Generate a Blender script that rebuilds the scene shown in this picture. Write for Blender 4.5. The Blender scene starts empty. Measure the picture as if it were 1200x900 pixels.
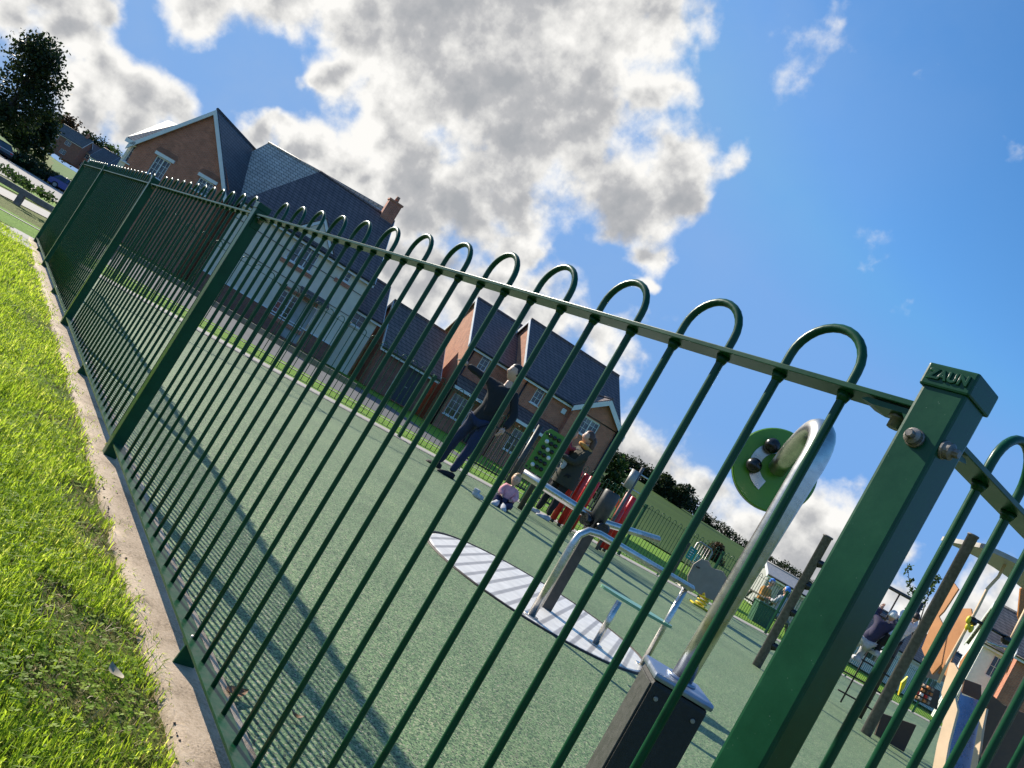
import bpy, bmesh, math, random
import numpy as np
from mathutils import Vector as V, Matrix, Euler, noise
random.seed(7)
R = math.radians
C = bpy.context.scene.collection
PI = math.pi

# ---------------------------------------------------------------- camera geometry (photo 1200x900)
FPX, ROLL, PITCH, HCAM = 957.0, R(30.6), 0.0618360387951865, 0.85
CR, SR, CP, SP = math.cos(ROLL), math.sin(ROLL), math.cos(PITCH), math.sin(PITCH)
CAM = V((0, 0, HCAM))
def ray(x, y):
    a = (x-600)*CR + (y-450)*SR; b = (x-600)*SR - (y-450)*CR
    return V((a, FPX*CP - b*SP, FPX*SP + b*CP))/FPX
def at(x, y, Y):                      # point seen at a pixel at distance Y
    r = ray(x, y); return CAM + r*(Y/r.y)
def onz(x, y, z=0.0):                 # point seen at a pixel at height z
    r = ray(x, y); return CAM + r*((z-HCAM)/r.z)
FA = -0.604291388569936               # azimuth of the near fence run
T = V((math.sin(FA), math.cos(FA), 0)); N = V((math.cos(FA), -math.sin(FA), 0))
ANG_T = math.atan2(T.y, T.x); ANG_N = math.atan2(N.y, N.x)
def W(s, d, z=0.0): return T*s + N*d + V((0, 0, z))

# ---------------------------------------------------------------- materials
def nt(name):
    m = bpy.data.materials.new(name); m.use_nodes = True
    t = m.node_tree; return m, t, t.nodes['Principled BSDF']
def lnk(t, a, b): t.links.new(a, b)
def node(t, kind, **kw):
    n = t.nodes.new(kind)
    for k, v in kw.items():
        if k in n.inputs: n.inputs[k].default_value = v
        else: setattr(n, k, v)
    return n
def ramp(t, fac, stops, interp='LINEAR'):
    r = t.nodes.new('ShaderNodeValToRGB'); r.color_ramp.interpolation = interp
    e = r.color_ramp.elements
    while len(e) > 1: e.remove(e[0])
    e[0].position = stops[0][0]; e[0].color = (*stops[0][1], 1)
    for p, c in stops[1:]:
        q = e.new(p); q.color = (*c, 1)
    lnk(t, fac, r.inputs[0]); return r
def coord(t, scale=None):
    tc = t.nodes.new('ShaderNodeTexCoord'); out = tc.outputs['Object']
    if scale:
        mp = t.nodes.new('ShaderNodeMapping'); mp.inputs['Scale'].default_value = scale
        lnk(t, out, mp.inputs[0]); out = mp.outputs[0]
    return out
def bump(t, b, h, strength, dist=0.01):
    n = t.nodes.new('ShaderNodeBump'); n.inputs['Strength'].default_value = strength; n.inputs['Distance'].default_value = dist
    lnk(t, h, n.inputs['Height']); lnk(t, n.outputs[0], b.inputs['Normal']); return n
def mixc(t, fac, a, b):
    m = t.nodes.new('ShaderNodeMix'); m.data_type = 'RGBA'
    if isinstance(fac, float): m.inputs[0].default_value = fac
    else: lnk(t, fac, m.inputs[0])
    for i, c in ((6, a), (7, b)):
        if isinstance(c, tuple): m.inputs[i].default_value = (*c, 1)
        else: lnk(t, c, m.inputs[i])
    return m.outputs[2]
def simple(name, col, rough=0.5, metal=0.0, var=0.15, scale=8.0, bmp=0.0, bscale=60.0, coat=0.0):
    m, t, b = nt(name); c = coord(t)
    n = node(t, 'ShaderNodeTexNoise', Scale=scale, Detail=6.0, Roughness=0.65); lnk(t, c, n.inputs['Vector'])
    lo = tuple(max(0, x*(1-var*1.6)) for x in col); hi = tuple(min(1, x*(1+var*1.6)) for x in col)
    r = ramp(t, n.outputs[0], [(0.3, lo), (0.7, hi)]); lnk(t, r.outputs[0], b.inputs['Base Color'])
    b.inputs['Metallic'].default_value = metal
    mr = node(t, 'ShaderNodeMapRange'); lnk(t, n.outputs[0], mr.inputs[0])
    mr.inputs[1].default_value = .3; mr.inputs[2].default_value = .7
    mr.inputs[3].default_value = max(0.03, rough-0.1); mr.inputs[4].default_value = min(1, rough+0.1)
    lnk(t, mr.outputs[0], b.inputs['Roughness'])
    if coat: b.inputs['Coat Weight'].default_value = coat; b.inputs['Coat Roughness'].default_value = .12
    if bmp:
        n2 = node(t, 'ShaderNodeTexNoise', Scale=bscale, Detail=4.0); lnk(t, c, n2.inputs['Vector'])
        bump(t, b, n2.outputs[0], bmp, 0.004)
    return m
def paint_green():
    m, t, b = nt('green_powder_coat'); c = coord(t)
    n = node(t, 'ShaderNodeTexNoise', Scale=14.0, Detail=8.0, Roughness=0.7); lnk(t, c, n.inputs['Vector'])
    r = ramp(t, n.outputs[0], [(.3, (.003, .050, .020)), (.6, (.005, .072, .029)), (.78, (.014, .095, .042))])
    sp = node(t, 'ShaderNodeTexVoronoi', Scale=170.0); lnk(t, c, sp.inputs['Vector'])
    n3 = node(t, 'ShaderNodeTexNoise', Scale=40.0, Detail=2.0); lnk(t, c, n3.inputs['Vector'])
    th = ramp(t, sp.outputs['Distance'], [(.0, (1, 1, 1)), (.12, (0, 0, 0))])
    ms = ramp(t, n3.outputs[0], [(.53, (0, 0, 0)), (.62, (1, 1, 1))])
    mul = node(t, 'ShaderNodeMath', operation='MULTIPLY'); lnk(t, th.outputs[0], mul.inputs[0]); lnk(t, ms.outputs[0], mul.inputs[1])
    ge = t.nodes.new('ShaderNodeNewGeometry'); gx = t.nodes.new('ShaderNodeSeparateXYZ'); lnk(t, ge.outputs['Normal'], gx.inputs[0])
    dz = ramp(t, gx.outputs[2], [(.75, (0, 0, 0)), (.95, (.28, .28, .28))]); n4 = node(t, 'ShaderNodeTexNoise', Scale=55.0, Detail=5.0, Roughness=.7); lnk(t, c, n4.inputs['Vector'])
    dm = ramp(t, n4.outputs[0], [(.38, (0, 0, 0)), (.66, (1, 1, 1))]); du = node(t, 'ShaderNodeMath', operation='MULTIPLY'); lnk(t, dz.outputs[0], du.inputs[0]); lnk(t, dm.outputs[0], du.inputs[1])
    c1_ = mixc(t, mul.outputs[0], r.outputs[0], (.16, .24, .18)); lnk(t, mixc(t, du.outputs[0], c1_, (.16, .15, .11)), b.inputs['Base Color'])
    rr = node(t, 'ShaderNodeMapRange'); lnk(t, n.outputs[0], rr.inputs[0]); rr.inputs[3].default_value = .22; rr.inputs[4].default_value = .40
    lnk(t, rr.outputs[0], b.inputs['Roughness'])
    n2 = node(t, 'ShaderNodeTexNoise', Scale=130.0, Detail=3.0); lnk(t, c, n2.inputs['Vector'])
    b.inputs['Specular IOR Level'].default_value = .3; bump(t, b, n2.outputs[0], .05, .0015)
    return m
def brick(name, c1, c2, mortar, glow=0):
    m, t, b = nt(name); tc = t.nodes.new('ShaderNodeTexCoord'); sx = t.nodes.new('ShaderNodeSeparateXYZ')
    lnk(t, tc.outputs['Object'], sx.inputs[0])
    ad = node(t, 'ShaderNodeMath', operation='ADD'); lnk(t, sx.outputs[0], ad.inputs[0]); lnk(t, sx.outputs[1], ad.inputs[1])
    cb = t.nodes.new('ShaderNodeCombineXYZ'); lnk(t, ad.outputs[0], cb.inputs[0]); lnk(t, sx.outputs[2], cb.inputs[1])
    br = t.nodes.new('ShaderNodeTexBrick'); lnk(t, cb.outputs[0], br.inputs['Vector'])
    br.inputs['Color1'].default_value = (*c1, 1); br.inputs['Color2'].default_value = (*c2, 1); br.inputs['Mortar'].default_value = (*mortar, 1)
    br.inputs['Scale'].default_value = 1.0; br.inputs['Brick Width'].default_value = .225; br.inputs['Row Height'].default_value = .075
    br.inputs['Mortar Size'].default_value = .008; br.inputs['Bias'].default_value = -.1
    n = node(t, 'ShaderNodeTexNoise', Scale=2.2, Detail=8.0, Roughness=.75); lnk(t, tc.outputs['Object'], n.inputs['Vector'])
    r = ramp(t, n.outputs[0], [(.3, (.62, .60, .60)), (.7, (1.12, 1.1, 1.08))])
    mx = t.nodes.new('ShaderNodeMix'); mx.data_type = 'RGBA'; mx.blend_type = 'MULTIPLY'; mx.inputs[0].default_value = 1
    lnk(t, br.outputs[0], mx.inputs[6]); lnk(t, r.outputs[0], mx.inputs[7]); lnk(t, mx.outputs[2], b.inputs['Base Color'])
    b.inputs['Roughness'].default_value = .85
    bump(t, b, br.outputs['Fac'], -.4, .01)
    return m
def tiles(name, c1, c2, rows=.16, rough=.6):
    m, t, b = nt(name); tc = t.nodes.new('ShaderNodeTexCoord'); sx = t.nodes.new('ShaderNodeSeparateXYZ')
    lnk(t, tc.outputs['Object'], sx.inputs[0])
    ad = node(t, 'ShaderNodeMath', operation='ADD'); lnk(t, sx.outputs[0], ad.inputs[0]); lnk(t, sx.outputs[1], ad.inputs[1])
    cb = t.nodes.new('ShaderNodeCombineXYZ'); lnk(t, ad.outputs[0], cb.inputs[0]); lnk(t, sx.outputs[2], cb.inputs[1])
    br = t.nodes.new('ShaderNodeTexBrick'); lnk(t, cb.outputs[0], br.inputs['Vector'])
    br.inputs['Color1'].default_value = (*c1, 1); br.inputs['Color2'].default_value = (*c2, 1)
    br.inputs['Mortar'].default_value = (*[x*.35 for x in c1], 1)
    br.inputs['Scale'].default_value = 1.0; br.inputs['Brick Width'].default_value = .33; br.inputs['Row Height'].default_value = rows
    br.inputs['Mortar Size'].default_value = .022
    n = node(t, 'ShaderNodeTexNoise', Scale=1.3, Detail=8.0, Roughness=.7); lnk(t, tc.outputs['Object'], n.inputs['Vector'])
    r = ramp(t, n.outputs[0], [(.3, (.72, .72, .74)), (.7, (1.2, 1.18, 1.15))])
    mx = t.nodes.new('ShaderNodeMix'); mx.data_type = 'RGBA'; mx.blend_type = 'MULTIPLY'; mx.inputs[0].default_value = 1
    lnk(t, br.outputs[0], mx.inputs[6]); lnk(t, r.outputs[0], mx.inputs[7]); lnk(t, mx.outputs[2], b.inputs['Base Color'])
    b.inputs['Roughness'].default_value = rough
    md = node(t, 'ShaderNodeMath', operation='MODULO'); lnk(t, sx.outputs[2], md.inputs[0]); md.inputs[1].default_value = rows
    bump(t, b, md.outputs[0], -.5, .6)
    return m
def rubber():
    m, t, b = nt('green_rubber_crumb'); c = coord(t)
    v = node(t, 'ShaderNodeTexVoronoi', Scale=205.0); lnk(t, c, v.inputs['Vector'])
    hs = t.nodes.new('ShaderNodeSeparateColor'); lnk(t, v.outputs['Color'], hs.inputs[0])
    r = ramp(t, hs.outputs[0], [(0, (.012, .035, .022)), (.12, (.06, .125, .05)), (.32, (.130, .225, .090)), (.60, (.19, .285, .125)), (.82, (.275, .325, .17)), (.94, (.42, .38, .26))], 'CONSTANT')
    v2 = node(t, 'ShaderNodeTexVoronoi', Scale=100.0); lnk(t, c, v2.inputs['Vector'])
    hs2 = t.nodes.new('ShaderNodeSeparateColor'); lnk(t, v2.outputs['Color'], hs2.inputs[0])
    r2 = ramp(t, hs2.outputs[0], [(0, (.64, .66, .64)), (.5, (1, 1, 1)), (1, (1.26, 1.22, 1.18))])
    n = node(t, 'ShaderNodeTexNoise', Scale=1.1, Detail=7.0, Roughness=.65); lnk(t, c, n.inputs['Vector'])
    r3 = ramp(t, n.outputs[0], [(.28, (.74, .77, .74)), (.5, (1, 1, 1)), (.72, (1.18, 1.12, 1.10))])
    a = t.nodes.new('ShaderNodeMix'); a.data_type = 'RGBA'; a.blend_type = 'MULTIPLY'; a.inputs[0].default_value = 1
    lnk(t, r.outputs[0], a.inputs[6]); lnk(t, r2.outputs[0], a.inputs[7])
    d = t.nodes.new('ShaderNodeMix'); d.data_type = 'RGBA'; d.blend_type = 'MULTIPLY'; d.inputs[0].default_value = 1
    lnk(t, a.outputs[2], d.inputs[6]); lnk(t, r3.outputs[0], d.inputs[7]); lnk(t, d.outputs[2], b.inputs['Base Color'])
    b.inputs['Roughness'].default_value = .75
    bump(t, b, v.outputs['Distance'], -.5, .004)
    return m
def grassy(name, lo, mid, hi, scale=3.0, fine=60.0):
    m, t, b = nt(name); c = coord(t)
    n = node(t, 'ShaderNodeTexNoise', Scale=scale, Detail=9.0, Roughness=.72); lnk(t, c, n.inputs['Vector'])
    f = node(t, 'ShaderNodeTexNoise', Scale=fine, Detail=5.0, Roughness=.8); lnk(t, c, f.inputs['Vector'])
    ad = node(t, 'ShaderNodeMath', operation='ADD'); lnk(t, n.outputs[0], ad.inputs[0]); lnk(t, f.outputs[0], ad.inputs[1])
    hv = node(t, 'ShaderNodeMath', operation='MULTIPLY'); hv.inputs[1].default_value = .5; lnk(t, ad.outputs[0], hv.inputs[0])
    r = ramp(t, hv.outputs[0], [(.36, lo), (.5, mid), (.64, hi)]); lnk(t, r.outputs[0], b.inputs['Base Color'])
    b.inputs['Roughness'].default_value = .9; b.inputs['Specular IOR Level'].default_value = .15
    bump(t, b, f.outputs[0], .8, .03)
    return m
def speckle(name, stops, scale=120.0, big=3.0, bmp=.5, rough=.85):
    m, t, b = nt(name); c = coord(t)
    n = node(t, 'ShaderNodeTexNoise', Scale=scale, Detail=6.0, Roughness=.8); lnk(t, c, n.inputs['Vector'])
    g = node(t, 'ShaderNodeTexNoise', Scale=big, Detail=6.0, Roughness=.7); lnk(t, c, g.inputs['Vector'])
    ad = node(t, 'ShaderNodeMath', operation='ADD'); lnk(t, n.outputs[0], ad.inputs[0]); lnk(t, g.outputs[0], ad.inputs[1])
    hv = node(t, 'ShaderNodeMath', operation='MULTIPLY'); hv.inputs[1].default_value = .5; lnk(t, ad.outputs[0], hv.inputs[0])
    r = ramp(t, hv.outputs[0], stops); lnk(t, r.outputs[0], b.inputs['Base Color'])
    b.inputs['Roughness'].default_value = rough; bump(t, b, n.outputs[0], bmp, .004)
    return m
def leafy(name, cols, trans=.35):
    m, t, b = nt(name)
    at_ = t.nodes.new('ShaderNodeAttribute'); at_.attribute_name = 'shade'
    r = ramp(t, at_.outputs['Fac'], [(i/(len(cols)-1), c) for i, c in enumerate(cols)])
    lnk(t, r.outputs[0], b.inputs['Base Color']); b.inputs['Roughness'].default_value = .55; b.inputs['Specular IOR Level'].default_value = .3
    tr = t.nodes.new('ShaderNodeBsdfTranslucent'); hb_ = t.nodes.new('ShaderNodeHueSaturation'); hb_.inputs['Value'].default_value = 1.65; lnk(t, r.outputs[0], hb_.inputs['Color']); lnk(t, hb_.outputs[0], tr.inputs[0])
    mx = t.nodes.new('ShaderNodeMixShader'); mx.inputs[0].default_value = trans
    lnk(t, b.outputs[0], mx.inputs[1]); lnk(t, tr.outputs[0], mx.inputs[2])
    lnk(t, mx.outputs[0], t.nodes['Material Output'].inputs[0])
    return m
def steel(name='stainless_steel', col=(.60, .57, .52), rough=.27, stretch=(4, 4, 9)):
    m, t, b = nt(name); c = coord(t, stretch)
    n = node(t, 'ShaderNodeTexNoise', Scale=6.0, Detail=4.0); lnk(t, c, n.inputs['Vector'])
    r = ramp(t, n.outputs[0], [(.3, tuple(x*.85 for x in col)), (.7, tuple(min(1, x*1.1) for x in col))])
    lnk(t, r.outputs[0], b.inputs['Base Color']); b.inputs['Metallic'].default_value = 1
    mr = node(t, 'ShaderNodeMapRange'); lnk(t, n.outputs[0], mr.inputs[0]); mr.inputs[3].default_value = rough-.03; mr.inputs[4].default_value = rough+.05
    lnk(t, mr.outputs[0], b.inputs['Roughness'])
    return m
def ribbed_plate():
    m, t, b = nt('ribbed_steel_plate'); tc = t.nodes.new('ShaderNodeTexCoord')
    sx = t.nodes.new('ShaderNodeSeparateXYZ'); lnk(t, tc.outputs['Object'], sx.inputs[0])
    s1 = node(t, 'ShaderNodeMath', operation='MULTIPLY'); lnk(t, sx.outputs[1], s1.inputs[0]); s1.inputs[1].default_value = 2*PI/.108
    sn = node(t, 'ShaderNodeMath', operation='SINE'); lnk(t, s1.outputs[0], sn.inputs[0])
    r = ramp(t, sn.outputs[0], [(0, (.84, .80, .73)), (.42, (.84, .80, .73)), (.82, (.42, .40, .38))])
    nz = node(t, 'ShaderNodeTexNoise', Scale=9.0, Detail=6.0); lnk(t, tc.outputs['Object'], nz.inputs['Vector'])
    r2 = ramp(t, nz.outputs[0], [(.3, (.86, .86, .86)), (.7, (1.1, 1.1, 1.1))])
    mx = t.nodes.new('ShaderNodeMix'); mx.data_type = 'RGBA'; mx.blend_type = 'MULTIPLY'; mx.inputs[0].default_value = 1
    lnk(t, r.outputs[0], mx.inputs[6]); lnk(t, r2.outputs[0], mx.inputs[7]); lnk(t, mx.outputs[2], b.inputs['Base Color'])
    b.inputs['Metallic'].default_value = .15; b.inputs['Roughness'].default_value = .5
    s2 = node(t, 'ShaderNodeMath', operation='MULTIPLY'); lnk(t, sx.outputs[0], s2.inputs[0]); s2.inputs[1].default_value = 2*PI/.022
    sn2 = node(t, 'ShaderNodeMath', operation='SINE'); lnk(t, s2.outputs[0], sn2.inputs[0])
    bump(t, b, sn2.outputs[0], .5, .003)
    return m
def glass():
    m, t, b = nt('window_glass'); c = coord(t)
    n = node(t, 'ShaderNodeTexNoise', Scale=1.2, Detail=3.0); lnk(t, c, n.inputs['Vector'])
    r = ramp(t, n.outputs[0], [(.35, (.02, .025, .03)), (.6, (.06, .07, .08)), (.75, (.22, .22, .2))])
    lnk(t, r.outputs[0], b.inputs['Base Color']); b.inputs['Roughness'].default_value = .05; b.inputs['Specular IOR Level'].default_value = .8
    return m
M = {}
M['green'] = paint_green()
M['galv'] = simple('galvanised_bolt', (.33, .31, .29), .45, .8, .2, 60)
M['bolt'] = simple('weathered_bolt', (.22, .20, .18), .5, .6, .3, 90)
M['steel'] = steel()
M['plate'] = ribbed_plate()
M['lid'] = simple('blue_grey_steel_lid', (.26, .30, .38), .38, .8, .1, 20)
M['black'] = simple('black_plastic', (.012, .012, .012), .25, 0, .2, 20)
M['blackbox'] = simple('black_textured_metal', (.018, .018, .017), .5, .1, .3, 50, .5, 300)
M['boxgrey'] = simple('grey_edge_metal', (.055, .055, .05), .5, .3, .2, 40, .3, 300)
M['hpl_green'] = simple('apple_green_board', (.085, .25, .018), .35, 0, .06, 4, .05, 200)
M['hpl_edge'] = simple('dark_board_edge', (.05, .035, .025), .7)
M['seat_green'] = simple('pale_green_seat_board', (.16, .34, .20), .3, 0, .08, 6)
M['darkgrey'] = simple('dark_grey_coating', (.06, .057, .05), .45, .2, .15, 30)
M['midgrey'] = simple('brown_grey_timber_post', (.13, .12, .12), .6, 0, .25, 25, .3, 60)
M['red'] = simple('red_powder_coat', (.62, .02, .015), .35, 0, .08, 10)
M['orange'] = simple('orange_board', (.52, .21, .06), .5, 0, .08, 4)
M['cream'] = simple('cream_board', (.74, .53, .34), .55, 0, .06, 5)
M['brownboard'] = simple('brown_board', (.14, .075, .045), .6, 0, .15, 5)
M['roofplate'] = simple('grey_roof_plate', (.36, .34, .31), .5, .2, .1, 5)
M['slide'] = simple('blue_grey_slide_steel', (.36, .37, .46), .3, .7, .1, 6)
M['yellow'] = simple('yellow_plastic', (.75, .60, .03), .4)
M['teal'] = simple('teal_sign_face', (.01, .27, .26), .4)
M['white'] = simple('white_paint', (.78, .77, .74), .45, 0, .05, 5)
M['upvc'] = simple('white_window_frame', (.74, .74, .73), .35, 0, .04, 3)
M['glass'] = glass()
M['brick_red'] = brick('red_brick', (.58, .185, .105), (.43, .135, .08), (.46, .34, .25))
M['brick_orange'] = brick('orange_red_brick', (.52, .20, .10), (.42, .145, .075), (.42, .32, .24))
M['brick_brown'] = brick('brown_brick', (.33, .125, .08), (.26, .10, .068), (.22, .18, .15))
M['render'] = simple('cream_render', (.74, .65, .52), .85, 0, .06, 1.2, .3, 60)
M['tile_slate'] = tiles('blue_grey_slate', (.085, .09, .10), (.11, .115, .125))
M['tile_plum'] = tiles('plum_roof_tile', (.145, .105, .105), (.18, .13, .125))
M['tile_tan'] = tiles('pale_grey_tan_tile', (.24, .21, .175), (.31, .27, .225), .19, .5)
M['tile_sunlit'] = tiles('sunlit_toned_tile', (.50, .42, .33), (.60, .51, .41), .19, .5)  # base colour lightened to look sunlit on a slope that gets little sun
M['tile_brown'] = tiles('brown_grey_roof_tile', (.13, .115, .105), (.17, .15, .135), .2)
M['door_dark'] = simple('dark_garage_door', (.035, .04, .055), .45, 0, .1, 4)
M['door_grey'] = simple('grey_door', (.36, .36, .34), .5, 0, .1, 4)
M['gutter'] = simple('black_gutter', (.015, .015, .016), .4)
M['rubber'] = rubber()
M['grassground'] = grassy('lawn_soil_and_turf', (.09, .075, .03), (.14, .17, .03), (.20, .27, .04), 5.0, 90.0)
M['field'] = grassy('distant_field', (.028, .058, .010), (.046, .09, .013), (.07, .12, .018), .05, 3.0)
M['lawn'] = grassy('mown_lawn', (.11, .21, .02), (.17, .31, .03), (.24, .39, .045), 2.0, 40.0)
M['concrete'] = speckle('sandy_concrete', [(.30, (.11, .075, .045)), (.40, (.30, .215, .135)), (.50, (.58, .435, .295)), (.64, (.74, .59, .43))], 130, 5, .7)
M['path'] = speckle('pale_path', [(.3, (.28, .25, .21)), (.5, (.42, .385, .33)), (.7, (.5, .46, .40))], 60, 2)
M['asphalt'] = speckle('asphalt', [(.3, (.05, .05, .052)), (.5, (.085, .085, .088)), (.7, (.13, .13, .13))], 80, 1)
M['road'] = speckle('worn_road', [(.3, (.19, .175, .155)), (.5, (.26, .24, .215)), (.7, (.32, .30, .27))], 30, .4)
M['grit'] = simple('dark_grit', (.10, .07, .05), .9, 0, .4, 300)
M['deadleaf'] = simple('brown_dead_leaf', (.19, .085, .025), .7, 0, .3, 60)
M['paleleaf'] = simple('pale_dead_leaf', (.34, .29, .19), .7, 0, .15, 60)
M['wood'] = simple('weathered_timber', (.20, .165, .125), .8, 0, .25, 12, .5, 60)
M['bark'] = simple('tree_bark', (.05, .038, .028), .9, 0, .3, 6, .8, 30)
M['leaf_dark'] = leafy('dark_tree_leaf', [(.010, .018, .006), (.022, .038, .010), (.05, .065, .015)], .2)
M['leaf_autumn'] = leafy('bronze_tree_leaf', [(.03, .018, .008), (.06, .035, .012), (.10, .055, .018)], .2)
M['leaf_mid'] = leafy('mid_green_leaf', [(.02, .045, .010), (.045, .085, .018), (.09, .13, .03)], .3)
M['blade'] = leafy('grass_blade', [(.10, .17, .014), (.23, .33, .02), (.36, .45, .035), (.52, .52, .12)], .6)
M['clover'] = leafy('clover_leaf', [(.14, .24, .018), (.26, .39, .028), (.38, .50, .045)], .55)
M['straw'] = leafy('dry_straw', [(.22, .15, .07), (.38, .28, .14), (.50, .40, .24)], .2)
M['skin'] = simple('skin', (.62, .36, .25), .5, 0, .06, 10)
M['hair_brown'] = simple('brown_hair', (.10, .045, .022), .45, 0, .3, 60)
M['hair_dark'] = simple('dark_hair', (.022, .014, .01), .45, 0, .3, 60)
M['hair_blonde'] = simple('blonde_hair', (.42, .26, .11), .5, 0, .2, 60)
def cloth(n, c, v=.18): return simple(n, c, .85, 0, v, 25, .3, 120)
M['c_black'] = cloth('black_cloth', (.012, .012, .014)); M['c_navy'] = cloth('navy_denim', (.012, .022, .065))
M['c_olive'] = cloth('dark_olive_cloth', (.045, .04, .024)); M['c_pink'] = cloth('pink_cloth', (.78, .34, .37))
M['c_grey'] = cloth('light_grey_cloth', (.45, .45, .46)); M['c_mustard'] = cloth('mustard_scarf', (.55, .26, .06))
M['c_red'] = cloth('dark_red_cloth', (.35, .04, .05)); M['c_white'] = cloth('white_cloth', (.72, .72, .72)); M['c_blue'] = cloth('blue_cloth', (.06, .22, .62))
M['shoe'] = cloth('pale_shoe', (.5, .5, .52)); M['c_purple'] = cloth('dark_purple_cloth', (.035, .03, .07))
M['eye'] = simple('eye', (.02, .015, .012), .1)
M['rope'] = simple('black_rope', (.02, .02, .02), .8)
M['car_black'] = simple('dark_car_paint', (.012, .014, .02), .15, .3, .05, 2, coat=1)
M['car_blue'] = simple('blue_car_paint', (.015, .05, .25), .2, .3, .05, 2, coat=1)
M['car_silver'] = simple('silver_car_paint', (.35, .37, .40), .25, .7, .05, 2, coat=1)
M['tyre'] = simple('tyre_rubber', (.015, .015, .015), .8)
M['lamp'] = simple('lamp_glass', (.6, .6, .62), .1)
M['bin'] = simple('green_bin_plastic', (.02, .09, .05), .5)
M['greypanel'] = simple('taupe_board', (.30, .25, .20), .55, 0, .1, 5)

# ---------------------------------------------------------------- mesh builder
class MB:
    def __init__(s): s.v = []; s.f = []; s.sm = []
    def add(s, vs, fs, smooth=False):
        o = len(s.v); s.v += [V(p) for p in vs]; s.f += [tuple(i+o for i in f) for f in fs]; s.sm += [smooth]*len(fs); return s
    def box(s, c, size, rot=None, bev=0.0):
        bm = bmesh.new(); bmesh.ops.create_cube(bm, size=1)
        for v in bm.verts: v.co = V((v.co.x*size[0], v.co.y*size[1], v.co.z*size[2]))
        if bev: bmesh.ops.bevel(bm, geom=list(bm.edges), offset=bev, segments=2, affect='EDGES', profile=.6)
        mt = Matrix.Translation(V(c)) @ (rot.to_matrix().to_4x4() if isinstance(rot, Euler) else (rot if rot else Matrix()))
        bm.verts.ensure_lookup_table(); vs = [mt @ v.co for v in bm.verts]; fs = [[v.index for v in f.verts] for f in bm.faces]
        bm.free(); return s.add(vs, fs)
    def rbox(s, c, size, ang, bev=0.0): return s.box(c, size, Matrix.Rotation(ang, 4, 'Z'), bev)
    def tube(s, pts, r, n=10, cap=True):
        pts = [V(p) for p in pts]; rs = r if isinstance(r, (list, tuple)) else [r]*len(pts)
        vs = []; fs = []; up = None
        for i, p in enumerate(pts):
            d = (pts[min(i+1, len(pts)-1)] - pts[max(i-1, 0)]).normalized()
            if up is None:
                up = V((0, 0, 1)) if abs(d.z) < .9 else V((1, 0, 0))
            x = up.cross(d).normalized(); y = d.cross(x).normalized(); up = y
            for k in range(n):
                a = 2*PI*k/n; vs.append(p + (x*math.cos(a) + y*math.sin(a))*rs[i])
        for i in range(len(pts)-1):
            for k in range(n):
                fs.append((i*n+k, i*n+(k+1) % n, (i+1)*n+(k+1) % n, (i+1)*n+k))
        o = len(s.v); s.add(vs, fs, True)
        if cap:
            s.f.append(tuple(o+k for k in reversed(range(n)))); s.f.append(tuple(o+(len(pts)-1)*n+k for k in range(n))); s.sm += [False]*2
        return s
    def prism(s, poly, d):
        d = V(d); p = [V(q) for q in poly]; n = len(p)
        vs = p + [q+d for q in p]
        fs = [tuple(reversed(range(n))), tuple(range(n, 2*n))] + [(i, (i+1) % n, n+(i+1) % n, n+i) for i in range(n)]
        return s.add(vs, fs)
    def ball(s, c, r, n=12, sc=(1, 1, 1)):
        bm = bmesh.new(); bmesh.ops.create_uvsphere(bm, u_segments=n, v_segments=max(6, n//2+2), radius=1)
        vs = [V((c[0]+v.co.x*r*sc[0], c[1]+v.co.y*r*sc[1], c[2]+v.co.z*r*sc[2])) for v in bm.verts]
        fs = [[v.index for v in f.verts] for f in bm.faces]; bm.free(); return s.add(vs, fs, True)
    def disc(s, c, nrm, r, th, n=40, bev=.15):
        q = V(nrm).normalized(); x = q.orthogonal().normalized(); y = q.cross(x); c = V(c)
        prof = [(r*(1), 0), (r, th*.7), (r-th*bev*2, th)]
        vs = []; fs = []
        for (rr, h) in prof:
            for k in range(n): a = 2*PI*k/n; vs.append(c + q*h + (x*math.cos(a)+y*math.sin(a))*rr)
        for i in range(len(prof)-1):
            for k in range(n): fs.append((i*n+k, i*n+(k+1) % n, (i+1)*n+(k+1) % n, (i+1)*n+k))
        fs.append(tuple(reversed(range(n)))); fs.append(tuple(range(2*n, 3*n)))
        return s.add(vs, fs)
    def build(s, name, mat, parent=None, loc=None, rot=0.0, local=False):
        """parts: vertices given in world space unless local=True, made relative to the parent's place"""
        me = bpy.data.meshes.new(name)
        if parent is not None and not local:
            inv = parent.matrix_basis.inverted()
            if parent.parent: inv = inv @ parent.parent.matrix_basis.inverted()
            vs = [inv @ v for v in s.v]
        elif loc is not None and not local:
            inv = (Matrix.Translation(loc) @ Matrix.Rotation(rot, 4, 'Z')).inverted(); vs = [inv @ v for v in s.v]
        else: vs = s.v
        me.from_pydata([tuple(v) for v in vs], [], s.f); me.update()
        bm = bmesh.new(); bm.from_mesh(me); bmesh.ops.recalc_face_normals(bm, faces=bm.faces); bm.to_mesh(me); bm.free()
        me.polygons.foreach_set('use_smooth', s.sm)
        me.materials.append(M[mat] if isinstance(mat, str) else mat)
        o = bpy.data.objects.new(name, me); C.objects.link(o)
        if parent is not None: o.parent = parent
        elif loc is not None: o.location = loc; o.rotation_euler = (0, 0, rot)
        return o
def tag(o, label=None, cat=None, group=None, kind=None):
    if label: o['label'] = label
    if cat: o['category'] = cat
    if group: o['group'] = group
    if kind: o['kind'] = kind
    return o
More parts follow.
